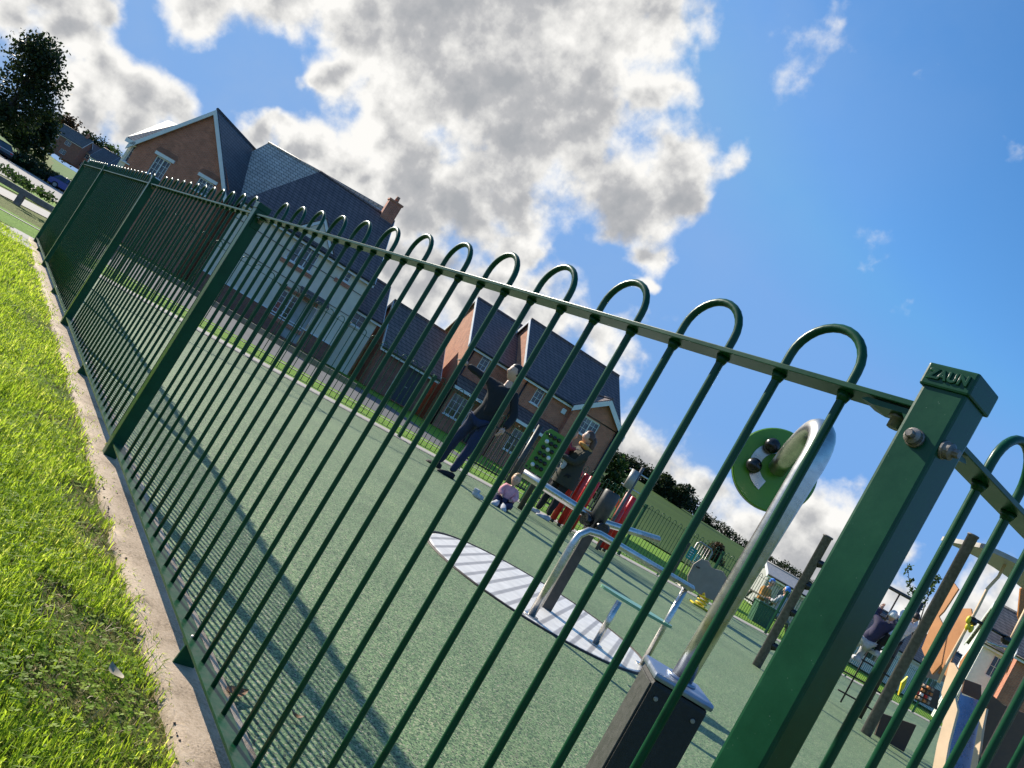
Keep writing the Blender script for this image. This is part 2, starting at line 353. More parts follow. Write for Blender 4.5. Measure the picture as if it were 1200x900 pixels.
def thing(name, label, cat, loc=(0, 0, 0), rz=0.0, group=None):
    o = bpy.data.objects.new(name, None); C.objects.link(o); o.location = loc; o.rotation_euler = (0, 0, rz)
    o.empty_display_size = .2
    o.matrix_basis = Matrix.Translation(V(loc)) @ Matrix.Rotation(rz, 4, 'Z')
    return tag(o, label, cat, group)
def dup(root, loc, rz, label=None, group=None):
    r = root.copy(); C.objects.link(r); r.location = loc; r.rotation_euler = (0, 0, rz)
    if label: r['label'] = label
    if group: r['group'] = group
    for ch in list(root.children):
        c = ch.copy(); C.objects.link(c); c.parent = r
        for g in ch.children:
            d = g.copy(); C.objects.link(d); d.parent = c
    return r
def arc(c, r, a0, a1, n, ux, uz):
    return [V(c) + V(ux)*(r*math.cos(a0+(a1-a0)*i/n)) + V(uz)*(r*math.sin(a0+(a1-a0)*i/n)) for i in range(n+1)]
# ---------------------------------------------------------------- camera, light, sky
sc = bpy.context.scene
cam = bpy.data.cameras.new('camera'); co = bpy.data.objects.new('camera', cam); C.objects.link(co); sc.camera = co
cam.sensor_width = 36; cam.lens = 36*FPX/1200; cam.clip_start = .02; cam.clip_end = 3000
A, B, Fw = V((1, 0, 0)), V((0, -SP, CP)), V((0, CP, SP))
rt = A*CR + B*SR; up = -A*SR + B*CR
co.matrix_world = Matrix((( rt.x, up.x, -Fw.x, 0), (rt.y, up.y, -Fw.y, 0), (rt.z, up.z, -Fw.z, HCAM), (0, 0, 0, 1)))
SAZ, SEL = R(-49.3), R(26)
TO_SUN = V((math.sin(SAZ)*math.cos(SEL), math.cos(SAZ)*math.cos(SEL), math.sin(SEL)))
sl = bpy.data.lights.new('sun', 'SUN'); sl.energy = 4.5; sl.angle = R(.5); sl.color = (1, .92, .79)
so = bpy.data.objects.new('sun', sl); C.objects.link(so); so.rotation_euler = (-TO_SUN).to_track_quat('-Z', 'Y').to_euler()
w = bpy.data.worlds.new('World'); sc.world = w; w.use_nodes = True
t = w.node_tree; t.nodes.clear()
out = t.nodes.new('ShaderNodeOutputWorld')
sky = t.nodes.new('ShaderNodeTexSky'); sky.sky_type = 'NISHITA'; sky.sun_disc = False; sky.sun_elevation = SEL; sky.sun_rotation = SAZ
sky.air_density = 1.0; sky.dust_density = .25; sky.ozone_density = 3.5
hs = t.nodes.new('ShaderNodeHueSaturation'); hs.inputs['Saturation'].default_value = 1.22; lnk(t, sky.outputs[0], hs.inputs['Color'])
mn_ = t.nodes.new('ShaderNodeVectorMath'); mn_.operation = 'MINIMUM'; lnk(t, hs.outputs[0], mn_.inputs[0]); mn_.inputs[1].default_value = (.92, 1.98, 4.0); cap_sky = mn_.outputs[0]
bg = t.nodes.new('ShaderNodeBackground'); bg.inputs[1].default_value = .130; lnk(t, cap_sky, bg.inputs[0])
tc = t.nodes.new('ShaderNodeTexCoord'); D0 = tc.outputs['Generated']
BL = [(245,-22,50),(345,-10,50),(430,40,60),(500,35,90),(520,105,85),(600,85,90),(605,165,85),(690,50,95),(765,30,70),(690,150,85),(765,120,62),(790,205,46),(715,240,62),(750,290,36),(620,240,52),(485,205,58),(430,205,30),(540,235,60),(590,285,44),(622,300,26),(455,130,48),(388,88,26),(640,-20,90),(540,-30,80),
      (95,15,34),(75,60,36),(118,85,44),(165,110,42),(212,126,34),(30,20,26),(55,-5,36),(150,140,28),(100,125,28),(190,140,24),
      (306,150,26),(350,178,30),(390,210,30),(430,228,40),(480,255,48),
      (505,345,62),(560,345,50),(460,335,52),(640,392,62),(700,410,44),(600,370,50),(735,335,22),
      (745,530,60),(795,552,58),(842,590,54),(885,620,50),(935,625,44),(972,605,40),(760,575,56),(1000,655,46),(720,490,40),(660,455,40),(1060,700,42),(1150,725,52),(940,660,54),(1180,690,38),(1040,650,30),(820,640,40),(1095,740,44)]
SM = [(880,58,62),(985,268,36),(797,272,36),(1080,95,30),(1036,388,26),(1150,165,34),(770,345,40),(1185,230,30),(1120,330,26)]
def noise_w(vec, scale, detail, rough):
    n = t.nodes.new('ShaderNodeTexNoise'); n.inputs['Scale'].default_value = scale; n.inputs['Detail'].default_value = detail; n.inputs['Roughness'].default_value = rough
    lnk(t, vec, n.inputs['Vector']); return n.outputs[0]
def mth(op, a, b=None, c=None):
    n = t.nodes.new('ShaderNodeMath'); n.operation = op
    for i, q in enumerate((a, b, c)):
        if q is None: continue
        if isinstance(q, (int, float)): n.inputs[i].default_value = q
        else: lnk(t, q, n.inputs[i])
    return n.outputs[0]
def vm(op, a, b):
    n = t.nodes.new('ShaderNodeVectorMath'); n.operation = op
    for i, q in enumerate((a, b)):
        if isinstance(q, (tuple, V)): n.inputs[i].default_value = tuple(q)
        else: lnk(t, q, n.inputs[i])
    return n
wn = t.nodes.new('ShaderNodeTexNoise'); wn.inputs['Scale'].default_value = 7; wn.inputs['Detail'].default_value = 3
lnk(t, D0, wn.inputs['Vector'])
wv = vm('SUBTRACT', wn.outputs['Color'], (.5, .5, .5)).outputs[0]
sv = t.nodes.new('ShaderNodeVectorMath'); sv.operation = 'SCALE'; lnk(t, wv, sv.inputs[0]); sv.inputs['Scale'].default_value = .12
wn2 = t.nodes.new('ShaderNodeTexNoise'); wn2.inputs['Scale'].default_value = 20; wn2.inputs['Detail'].default_value = 4
lnk(t, D0, wn2.inputs['Vector'])
sv2 = t.nodes.new('ShaderNodeVectorMath'); sv2.operation = 'SCALE'; lnk(t, vm('SUBTRACT', wn2.outputs['Color'], (.5, .5, .5)).outputs[0], sv2.inputs[0]); sv2.inputs['Scale'].default_value = .055
DD = vm('ADD', vm('ADD', D0, sv.outputs[0]).outputs[0], sv2.outputs[0]).outputs[0]
cur = None
for (x, y, r) in BL:
    c = ray(x, y).normalized()
    dn = vm('DISTANCE', DD, c).outputs['Value']
    v = mth('MULTIPLY_ADD', dn, -FPX/r*.80, 1.0)
    cur = v if cur is None else mth('SMOOTH_MAX', cur, v, .35)
for (x, y, r) in SM:
    dn = vm('DISTANCE', DD, ray(x, y).normalized()).outputs['Value']
    cur = mth('MAXIMUM', cur, mth('MINIMUM', mth('MULTIPLY_ADD', dn, -FPX/r*.8, .62), -.20))
f1 = noise_w(D0, 6.0, 10, .55); f2 = noise_w(D0, 17, 10, .56)
off = vm('ADD', D0, TO_SUN*.010 + V((0, 0, .006))).outputs[0]
f1b = noise_w(off, 6.0, 10, .55); f2b = noise_w(off, 17, 10, .56)
fl_ = noise_w(D0, 4.2, 3, .5)
dens = mth('ADD', mth('MULTIPLY_ADD', f1, 2.5, -1.28), mth('MULTIPLY_ADD', f2, 1.15, -.575))
dens = mth('ADD', cur, dens)
def mr(v, a, b, lo, hi, smooth=True):
    n = t.nodes.new('ShaderNodeMapRange'); n.interpolation_type = 'SMOOTHSTEP' if smooth else 'LINEAR'
    lnk(t, v, n.inputs[0])
    for i, q in enumerate((a, b, lo, hi)): n.inputs[i+1].default_value = q
    return n.outputs[0]
alpha = mr(dens, .0, .50, 0, 1)
relief = mth('ADD', mth('MULTIPLY', mth('SUBTRACT', f1, f1b), 5.0), mth('MULTIPLY', mth('SUBTRACT', f2, f2b), 1.1))
core = mth('ADD', mth('MULTIPLY', cur, .95), mth('ADD', mth('MULTIPLY_ADD', fl_, 1.5, -.75), mth('MULTIPLY', dens, .12)))
thick = mr(core, .36, 1.10, .95, .22)
lum = mth('ADD', thick, relief)
cr = t.nodes.new('ShaderNodeValToRGB'); lnk(t, lum, cr.inputs[0])
e = cr.color_ramp.elements
e[0].position = 0.0; e[0].color = (.40, .415, .44, 1); e[1].position = 1.0; e[1].color = (.97, .955, .92, 1)
for p_, c_ in ((.35, (.50, .505, .52)), (.66, (.74, .735, .72))): q = e.new(p_); q.color = (*c_, 1)
bg2 = t.nodes.new('ShaderNodeBackground'); bg2.inputs[1].default_value = .64; lnk(t, cr.outputs[0], bg2.inputs[0])
# thin high haze towards the sun
sd = vm('DOT_PRODUCT', D0, TO_SUN).outputs['Value']
veil = mth('MULTIPLY', mr(sd, .35, 1.0, 0, .55), mr(noise_w(D0, 5, 8, .6), .3, .7, .35, 1))
bg3 = t.nodes.new('ShaderNodeBackground'); bg3.inputs[0].default_value = (.48, .64, .90, 1); bg3.inputs[1].default_value = .50
m0 = t.nodes.new('ShaderNodeMixShader'); lnk(t, veil, m0.inputs[0]); lnk(t, bg.outputs[0], m0.inputs[1]); lnk(t, bg3.outputs[0], m0.inputs[2])
sz = t.nodes.new('ShaderNodeSeparateXYZ'); lnk(t, D0, sz.inputs[0])
bg4 = t.nodes.new('ShaderNodeBackground'); bg4.inputs[0].default_value = (.36, .56, .90, 1); bg4.inputs[1].default_value = .52
mh = t.nodes.new('ShaderNodeMixShader'); lnk(t, mr(sz.outputs[2], .0, .15, 1, 0), mh.inputs[0]); lnk(t, m0.outputs[0], mh.inputs[1]); lnk(t, bg4.outputs[0], mh.inputs[2])
m1 = t.nodes.new('ShaderNodeMixShader'); lnk(t, alpha, m1.inputs[0]); lnk(t, mh.outputs[0], m1.inputs[1]); lnk(t, bg2.outputs[0], m1.inputs[2])
lnk(t, m1.outputs[0], out.inputs[0])
vs_ = sc.view_settings; vs_.view_transform = 'Standard'; vs_.look = 'None'; vs_.exposure = 0.68; vs_.gamma = 1.0
try: vs_.use_curve_mapping = False
except Exception: pass
sc.cycles.max_bounces = 6; sc.cycles.transparent_max_bounces = 8

# ---------------------------------------------------------------- terrain and surfaces
def sst(a, b, x):
    q = min(1, max(0, (x-a)/(b-a))); return q*q*(3-2*q)
def gz(x, y):
    s = x*T.x + y*T.y; d = x*N.x + y*N.y; r = math.hypot(x, y); az = math.degrees(math.atan2(x, y))
    z = -.55*sst(12.6, 24, s)
    if r > 60 and -12 < az < 110:
        z += 13.5*sst(70, 330, r)*sst(-12, 12, az)*(.9+.1*math.sin(az*.2))
    if az < -20 and y > 60: z += ((.4+2.1*sst(-31, -36.5, az))*sst(88, 122, y) + 3.6*sst(124, 200, y))*sst(-20, -29, az)
    return z
def polar_ground():
    rings = [0]+[.3*1.075**i for i in range(112)]; seg = 160; vs = [V((0, 0, -.012))]; fs = []
    for r in rings[1:]:
        for k in range(seg):
            a = 2*PI*k/seg; x, y = r*math.sin(a), r*math.cos(a); vs.append(V((x, y, gz(x, y)-.012)))
    for k in range(seg): fs.append((0, 1+k, 1+(k+1) % seg))
    for i in range(len(rings)-2):
        for k in range(seg):
            a = 1+i*seg; b = a+seg; fs.append((a+k, a+(k+1) % seg, b+(k+1) % seg, b+k))
    m = MB(); m.add(vs, fs, True); return m
o = polar_ground().build('ground', 'grassground'); tag(o, kind='structure')
def strip(name, mat, pts, z=0.0, lift=0.004, kind='structure', label=None, cat=None, sub=None):
    """a quad sheet given as rows of (left,right) points, following the ground"""
    m = MB(); vs = []; fs = []
    nx = 1 if not sub else sub
    for (p, q) in pts:
        for i in range(nx+1):
            v = V(p).lerp(V(q), i/nx); vs.append(V((v.x, v.y, gz(v.x, v.y)+z+lift)))
    for j in range(len(pts)-1):
        for i in range(nx): a = j*(nx+1)+i; fs.append((a, a+1, a+nx+2, a+nx+1))
    m.add(vs, fs, True); o = m.build(name, mat); tag(o, label, cat, kind=kind); return o
def sd_strip(name, mat, s0, s1, d0, d1, lift, ns=1, nd=1):
    return strip(name, mat, [(W(s0+(s1-s0)*i/ns, d0), W(s0+(s1-s0)*i/ns, d1)) for i in range(ns+1)], lift=lift, sub=nd)
sd_strip('play_surface', 'rubber', .40, 11.22, .955, 36, .004, 1, 1)
# concrete mowing kerb under the near fence, outer edge uneven
m = MB(); n_ = 420; rows = []
for i in range(n_+1):
    s = -1.5+13.2*i/n_
    e_ = .768 + .022*noise.noise(V((s*2.1, 0, 0))) + .012*noise.noise(V((s*7, 5, 0))) + .006*noise.noise(V((s*23, 5, 0)))
    rows.append((W(s, e_-.006, -.012), W(s, e_, .011), W(s, .80, .014+.002*noise.noise(V((s*9, 2, 1)))), W(s, .953, .012), W(s, .953, -.01)))
vs = [p for r_ in rows for p in r_]; fs = []
for i in range(n_):
    for k in range(4): a = i*5+k; fs.append((a, a+1, a+6, a+5))
m.add(vs, fs, True); tag(m.build('kerb_strip', 'concrete'), kind='structure')
sd_strip('far_kerb_strip', 'path', 11.22, 11.9, .6, 36, .010, 1, 1)
sd_strip('verge', 'lawn', 11.9, 14.6, -1.5, 40, .004, 8, 12)
sd_strip('pavement', 'path', 14.6, 15.2, -1.5, 17.5, .012, 2, 12)
sd_strip('estate_road', 'asphalt', 15.2, 22.5, -1.5, 17.5, .008, 10, 16)
sd_strip('house_frontage', 'lawn', 22.5, 24.0, -1.5, 17.5, .008, 3, 16)
sd_strip('driveway', 'asphalt', 24.0, 34.0, 3, 17.5, .010, 3, 16)
sd_strip('open_lawn', 'lawn', 14.6, 66, 17.5, 60, .006, 40, 40)
# left background: paths, verge and road crossing the view
def xrow(name, mat, y0a, y0b, y1a, y1b, x0, x1, lift):
    """band running left-right, depth y0..y1 at the left end (a) and right end (b)"""
    k = 12; pts = []
    for i in range(k+1):
        f = i/k; x = x0+(x1-x0)*f; pts.append((V((x, y0a+(y0b-y0a)*f, 0)), V((x, y1a+(y1b-y1a)*f, 0))))
    return strip(name, mat, pts, lift=lift, sub=6)
# left side paths, read off the photograph on the ground plane
def gpix(name, mat, px, lift):
    P_ = [onz(x, y, 0) for x, y in px]; m = MB()
    m.add([V((p.x, p.y, gz(p.x, p.y)+lift)) for p in P_], [tuple(range(len(P_)))]); o = m.build(name, mat); return tag(o, kind='structure')
def onground(x, y):
    z = 0.0
    for _ in range(8): p = onz(x, y, z); z = .5*z + .5*gz(p.x, p.y)
    return p
def gband(name, mat, far, near, lift, n=40, k=8):
    """ground band between two lines that run across the view"""
    def along(L_, f):
        x = L_[0][0]+(L_[-1][0]-L_[0][0])*f
        for (a, b) in zip(L_, L_[1:]):
            if x <= b[0]: return x, a[1]+(b[1]-a[1])*(x-a[0])/(b[0]-a[0])
        return L_[-1]
    rows = []
    for i in range(n+1):
        f = i/n; rows.append((onground(*along(far, f)), onground(*along(near, f))))
    return strip(name, mat, rows, lift=lift, sub=k)
gband('footpath', 'path', [(-160, 178), (40, 281)], [(-160, 191), (38, 294)], .008)
gband('back_path', 'path', [(-160, 136), (70, 255)], [(-160, 146), (70, 263)], .008)
gband('left_road', 'road', [(-160, 81), (0, 175.6), (90, 228.8)], [(-160, 116), (0, 204), (65, 236), (90, 247)], .012)
gband('road_verge', 'lawn', [(-160, 118), (0, 206), (65, 238), (90, 249)], [(-160, 134), (70, 253), (90, 265)], .010)

# ---------------------------------------------------------------- bow top fence
PITCH_B, RB = .1018, .0060
def bow_panel(label, loc, rz, L=2.79, x0=.094, zr=1.115, group='bow top fence panels', foot=True):
    t_ = thing('bow_top_fence', label, 'fence panel', loc, rz, group)
    def P(mb, name, mat='green'): return mb.build(name, mat, t_, local=True)
    P(MB().box((L/2, 0, zr-.0035), (L, .046, .007), bev=.001), 'top_rail')
    P(MB().box((L/2, 0, .066), (L, .046, .007), bev=.001), 'bottom_rail')
    nb = int((L-x0-.05)/PITCH_B)+1; nb -= nb % 2
    zc = zr+.022; r = PITCH_B/2
    for k in range(0, nb, 2):
        xa = x0+k*PITCH_B; xc = xa+r
        pts = [V((xa, 0, .058)), V((xa, 0, .3)), V((xa, 0, zc-.02))] + arc((xc, 0, zc), r, PI, 0, 14, (1, 0, 0), (0, 0, 1)) + [V((xa+2*r, 0, zc-.02)), V((xa+2*r, 0, .3)), V((xa+2*r, 0, .058))]
        b = MB().tube(pts, RB, 10)
        for q in (xa, xa+2*r):   # weld collars under the rail
            b.tube([V((q, 0, zr-.0185)), V((q, 0, zr-.0068))], [.0066, .0105], 10)
        P(b, 'hooped_bar')
    if foot:
        xm = x0+PITCH_B*12.05
        f = MB(); f.prism([V((xm-.030, .022, .0625)), V((xm-.030, -.022, .0625)), V((xm-.030, -.026, 0)), V((xm-.030, .030, 0))], (.005, 0, 0))
        f.box((xm-.012, 0, .0595), (.036, .044, .005))
        P(f, 'foot'); P(MB().ball((xm+.004, 0, .0695), .008, 10, (1, 1, .55)), 'foot_bolt', 'galv')
    for e_, sg in ((0.0, 1), (L, -1)):
        br = MB().prism([(e_, -.018, zr-.0092), (e_+sg*.06, -.018, zr-.0092), (e_+sg*.066, -.018, zr-.0125), (e_+sg*.05, -.018, zr-.016), (e_+sg*.012, -.018, zr-.0155), (e_+sg*.006, -.018, zr-.022), (e_+sg*.005, -.018, zr-.056), (e_, -.018, zr-.056)], (0, .036, 0))
        P(br, 'rail_bracket')
        P(MB().tube([(e_+sg*.024, 0, zr-.015), (e_+sg*.024, 0, zr-.020), (e_+sg*.024, 0, zr-.020), (e_+sg*.024, 0, zr-.031)], [.0105, .0105, .0075, .0075], 6), 'bracket_bolt', 'bolt')
    return t_
def fence_post(label, loc, rz, logo=False, lean=0, group='square fence posts'):
    t_ = thing('fence_post', label, 'fence post', loc, rz, group)
    b = MB().box((0, 0, .565), (.0505, .0505, 1.15), bev=.004); b.build('post_body', 'green', t_, local=True)
    c = MB().box((0, 0, 1.1465), (.0565, .0565, .027), bev=.0025); cap = c.build('post_cap', 'green', t_, local=True)
    return t_, cap
cp_ = W(.478, .8425); 
post0, cap0 = fence_post('near corner fence post with embossed cap and weathered bolts', cp_, ANG_T, group=None)
# raised letters on the cap: text turned into a mesh (local -x.. along +T reversed so it reads from outside)
cu = bpy.data.curves.new('cap_lettering', 'FONT'); cu.body = 'ZAUN'; cu.size = .0150; cu.extrude = .0011; cu.bevel_depth = .0006; cu.bevel_resolution = 1; cu.align_x = 'CENTER'; cu.align_y = 'CENTER'; cu.space_character = 1.12; cu.offset = .0004
to = bpy.data.objects.new('tmp', cu); C.objects.link(to)
bpy.context.view_layer.update()
dg = bpy.context.evaluated_depsgraph_get(); me = bpy.data.meshes.new_from_object(to.evaluated_get(dg)); bpy.data.objects.remove(to)
me.name = 'cap_lettering'
# outside face of the post: normal -N = local +y ; reading direction left to right = -T = local -x
mt = Matrix(((-1, 0, 0, 0), (0, 0, 1, .0284), (0, 1, 0, 1.1465), (0, 0, 0, 1)))
me.transform(mt); me.materials.clear(); me.materials.append(M['green'])
lo = bpy.data.objects.new('cap_lettering', me); C.objects.link(lo); lo.parent = cap0
def bolt(parent, p, nrm, name='post_bolt'):
    q = V(nrm); p = V(p)
    b = MB(); b.disc(p, q, .0105, .003, 20); b.disc(p+q*.003, q, .0092, .008, 18, .25); b.disc(p+q*.011, q, .0052, .006, 8, .1)
    return b.build(name, 'bolt', parent, local=True)
def plx(x, y, n, d):
    r = ray(x, y); return CAM + r*((d-CAM.dot(n))/r.dot(n))
pb = plx(1072.5, 514, N, .8425-.0253); bolt(post0, (pb.dot(T)-.478, .0253, pb.z), (0, 1, 0))
pb2 = plx(1106, 527, T, .478-.0253); bolt(post0, (-.0253, -(pb2.dot(N)-.8425), pb2.z), (-1, 0, 0), 'side_bolt')
posts_s = [3.348, 6.085, 9.13]
plab = ['square green fence post at first joint from corner post, dark face with bright edge', 'square green fence post at second joint from the corner post', 'square green fence post at third joint from the corner post, near fence end']
for s, l in zip(posts_s, plab): fence_post(l, W(s, .8425), ANG_T)
pp = [.478]+posts_s+[11.43]
flab = ['nearest green bow top panel, hoops largest, left of embossed corner post', 'second green bow top panel from the embossed corner post', 'third green bow top panel from the corner post, looking almost solid', 'far end green bow top panel of near fence, beside the path']
for i in range(4):
    a, b = pp[i]+.0255, pp[i+1]-.0255
    bow_panel(flab[i], W(a, .848), ANG_T, L=b-a, x0=.604-.5035 if i == 0 else .11)
# fence turning away on the right of the corner post
d1 = plx(1149, 561, T, .50).dot(N); d2 = plx(1179, 599, T, .50).dot(N)
p2p = bow_panel('green bow top panel on right of the embossed corner post', W(.498, .869), ANG_N, L=2.79, x0=d1-.869, zr=1.107)
MB().box((.012, -.012, 1.088), (.05, .004, .022), bev=.001).build('rail_lug', 'galv', p2p, local=True)
fence_post('green fence post beyond right panel, at frame edge', W(.478, 3.70), ANG_N)
bow_panel('green bow top panel beyond the right panel, past frame edge', W(.498, 3.724), ANG_N, L=2.79)
# far fence run: copies of one panel and one post
pro_d = [.8425+2.84*i for i in range(13)]
proto = None
fl = 'dark bow top fence section at far edge, before the houses'
fr = 'dark bow top fence section at far edge, before the field'
for i, d in enumerate(pro_d[:-1]):
    lab = fl if i < 4 else fr
    gp = 'far fence panels before the houses' if i < 4 else 'far fence panels before the field'
    if proto is None: proto = bow_panel(lab, W(11.43, d+.0235), ANG_N, L=2.79, group=gp)
    else: dup(proto, W(11.43, d+.0235), ANG_N, lab, gp)
pq = None
for i, d in enumerate(pro_d):
    lab = 'far green corner post where near fence meets far fence' if i == 0 else 'slim dark post of the far fence'
    if pq is None: pq, _ = fence_post(lab, W(11.43, d), ANG_N, group=None)
    else: dup(pq, W(11.43, d), ANG_N, lab, 'posts of the far fence')
# ---------------------------------------------------------------- foreground grass (blades)
def in_view(x, y, z=0, mg=160):
    p = V((x, y, z)) - CAM; dz = p.y*CP + p.z*SP
    if dz < .3: return False
    u = -p.y*SP + p.z*CP; a = p.x/dz*FPX; b = u/dz*FPX
    px, py = 600 + a*CR + b*SR, 450 + a*SR - b*CR
    return -mg-80 < px < 420 and -mg < py < 900+mg
rng = np.random.default_rng(3)
BARE = [(*onz(px_, py_, 0).xy, r_) for px_, py_, r_ in ((118, 632, .10), (112, 590, .09), (88, 740, .09), (70, 800, .09), (132, 745, .06), (60, 690, .05), (160, 830, .07))]
def patch(x, y):                        # bare dry spots, mostly towards the kerb
    v = noise.noise(V((x*1.7, y*1.7, 3))) + .6*noise.noise(V((x*4.3, y*4.3, 8)))
    for (cx, cy, r) in BARE: v += 1.1*math.exp(-((x-cx)**2+(y-cy)**2)/(r*r))
    return v
def scatter():
    P_ = []
    s = 1.0
    cells = [(.8, 2.6, .04, 26), (2.6, 4.0, .06, 40), (4.0, 6.5, .09, 46), (6.5, 11.3, .14, 46)]
    for (s0, s1, cs, per) in cells:
        i = s0
        while i < s1:
            d = -4.5 if s0 > 2 else -2.6
            while d < .795:
                c = W(i, d)
                if in_view(c.x, c.y): P_.append((i, d, cs, per, s0))
                d += cs
            i += cs
    return P_
cells = scatter()
pos = []; wid = []; hgt = []; shd = []; kindk = []
for (i, d, cs, per, s0) in cells:
    c = W(i+cs/2, d+cs/2); pv = patch(c.x, c.y)
    near = sst(.35, .80, d)             # thins out towards the kerb
    dens = 1 - .95*sst(.25, .75, pv + near*.42) ; dens *= 1-.75*sst(.70, .80, d)
    clump = .75+.5*noise.noise(V((c.x*6, c.y*6, 1)))
    nblade = per*dens*(.7+.6*clump); nblade = int(nblade) + (rng.random() < nblade % 1)
    for _ in range(nblade):
        q = W(i+rng.random()*cs, d+rng.random()*cs)
        pos.append((q.x, q.y)); sc_ = {.8: 1.0, 2.6: 1.25, 4.0: 1.6, 6.5: 2.3}[s0]
        wid.append((.0020+.0018*rng.random())*sc_)
        hh = (.016+.034*rng.random()**1.5)*(.45+1.0*max(0, clump))*(.7+.75*max(0, .4+noise.noise(V((c.x*2.2, c.y*2.2, 15))))); hgt.append(hh*(1-.45*near))
        shd.append(min(1, max(0, .42+.30*noise.noise(V((q.x*3, q.y*3, 9)))+.22*rng.standard_normal() + (.35 if rng.random() < .05+.12*near else 0))))

pos = np.array(pos); wid = np.array(wid); hgt = np.array(hgt); shd = np.array(shd)
def blades(name, pos, wid, hgt, shd, mat, lean=.9, flat=False):
    n = len(pos); a = rng.random(n)*2*PI; ln = (.15+lean*rng.random(n))*hgt
    dx, dy = np.cos(a), np.sin(a); tw = a + PI/2 + (rng.random(n)-.5)*1.2; wx, wy = np.cos(tw)*wid/2, np.sin(tw)*wid/2
    z0 = np.zeros(n)-.004
    vx = np.stack([pos[:,0]-wx, pos[:,0]+wx, pos[:,0]+dx*ln*.35-wx*.8, pos[:,0]+dx*ln*.35+wx*.8, pos[:,0]+dx*ln], 1)
    vy = np.stack([pos[:,1]-wy, pos[:,1]+wy, pos[:,1]+dy*ln*.35-wy*.8, pos[:,1]+dy*ln*.35+wy*.8, pos[:,1]+dy*ln], 1)
    vz = np.stack([z0, z0, hgt*.62, hgt*.62, hgt*(1-.35*rng.random(n)*lean)], 1)
    co_ = np.stack([vx, vy, vz], 2).reshape(-1, 3)
    base = np.arange(n)*5
    me = bpy.data.meshes.new(name); me.vertices.add(n*5); me.vertices.foreach_set('co', co_.ravel())
    loops = np.stack([base, base+1, base+3, base+2, base+2, base+3, base+4], 1).ravel()
    me.loops.add(n*7); me.loops.foreach_set('vertex_index', loops)
    st = np.stack([np.arange(n)*7, np.arange(n)*7+4], 1).ravel(); tot = np.tile([4, 3], n)
    me.polygons.add(n*2); me.polygons.foreach_set('loop_start', st); me.polygons.foreach_set('loop_total', tot)
    at_ = me.attributes.new('shade', 'FLOAT', 'POINT'); at_.data.foreach_set('value', np.repeat(shd, 5))
    me.update(); me.validate(); me.materials.append(M[mat])
    o = bpy.data.objects.new(name, me); C.objects.link(o); return o
o = blades('grass', pos, wid, hgt, shd, 'blade'); tag(o, 'bright green rough grass growing beside the concrete kerb', 'grass', kind='stuff')
# dry stems on the thin patches
sp = []; 
for (i, d, cs, per, s0) in cells:
    if s0 > 4: continue
    c = W(i+cs/2, d+cs/2); pv = patch(c.x, c.y); near = sst(.35, .80, d); q = sst(.2, .7, pv+near*.45)
    if d > .755: continue
    for _ in range(int(q*9+rng.random())):
        p = W(i+rng.random()*cs, d+rng.random()*cs); sp.append((p.x, p.y))
sp = np.array(sp); n = len(sp)
o = blades('dry_grass', sp, .0016+.0012*rng.random(n), .006+.020*rng.random(n)**2, rng.random(n), 'straw', 2.6)
tag(o, 'straw coloured dead grass in the thin patches by the kerb', 'dry grass', kind='stuff')
# clover and small broad leaves
cl = []
for (i, d, cs, per, s0) in cells:
    if s0 > 6: continue
    c = W(i+cs/2, d+cs/2); k = noise.noise(V((c.x*2.1+7, c.y*2.1, 4)))*1.0 + .9*sst(-.1, .55, d) - .45
    if d > .70 or k < .05: continue
    for _ in range(int(k*9*(cs/.04)**1.6+rng.random())):
        p = W(i+rng.random()*cs, d+rng.random()*cs); cl.append((p.x, p.y))
def clover(pts):
    vs = []; fs = []; sh = []
    for (x, y) in pts:
        h = .012+.026*rng.random(); r = .0050+.0045*rng.random(); s0 = rng.random(); a0 = rng.random()*6.28; tl = (rng.random()-.5)*.9
        for k in range(3):
            a = a0+k*2.094; ux, uy = math.cos(a), math.sin(a); b = len(vs)
            for (f, l) in ((0, 0), (.75, -.55), (1.05, 0), (.75, .55)):
                px, py = x+ux*r*f-uy*r*l, y+uy*r*f+ux*r*l
                vs.append((px, py, h + (px-x)*tl + .12*r*f)); sh.append(s0)
            fs.append((b, b+1, b+2, b+3))
    me = bpy.data.meshes.new('clover'); me.from_pydata(vs, [], fs); me.update()
    at_ = me.attributes.new('shade', 'FLOAT', 'POINT'); at_.data.foreach_set('value', sh); me.materials.append(M['clover'])
    o = bpy.data.objects.new('clover', me); C.objects.link(o); return o
tag(clover(cl), 'small round clover leaves among the grass by the kerb', 'clover', kind='stuff')


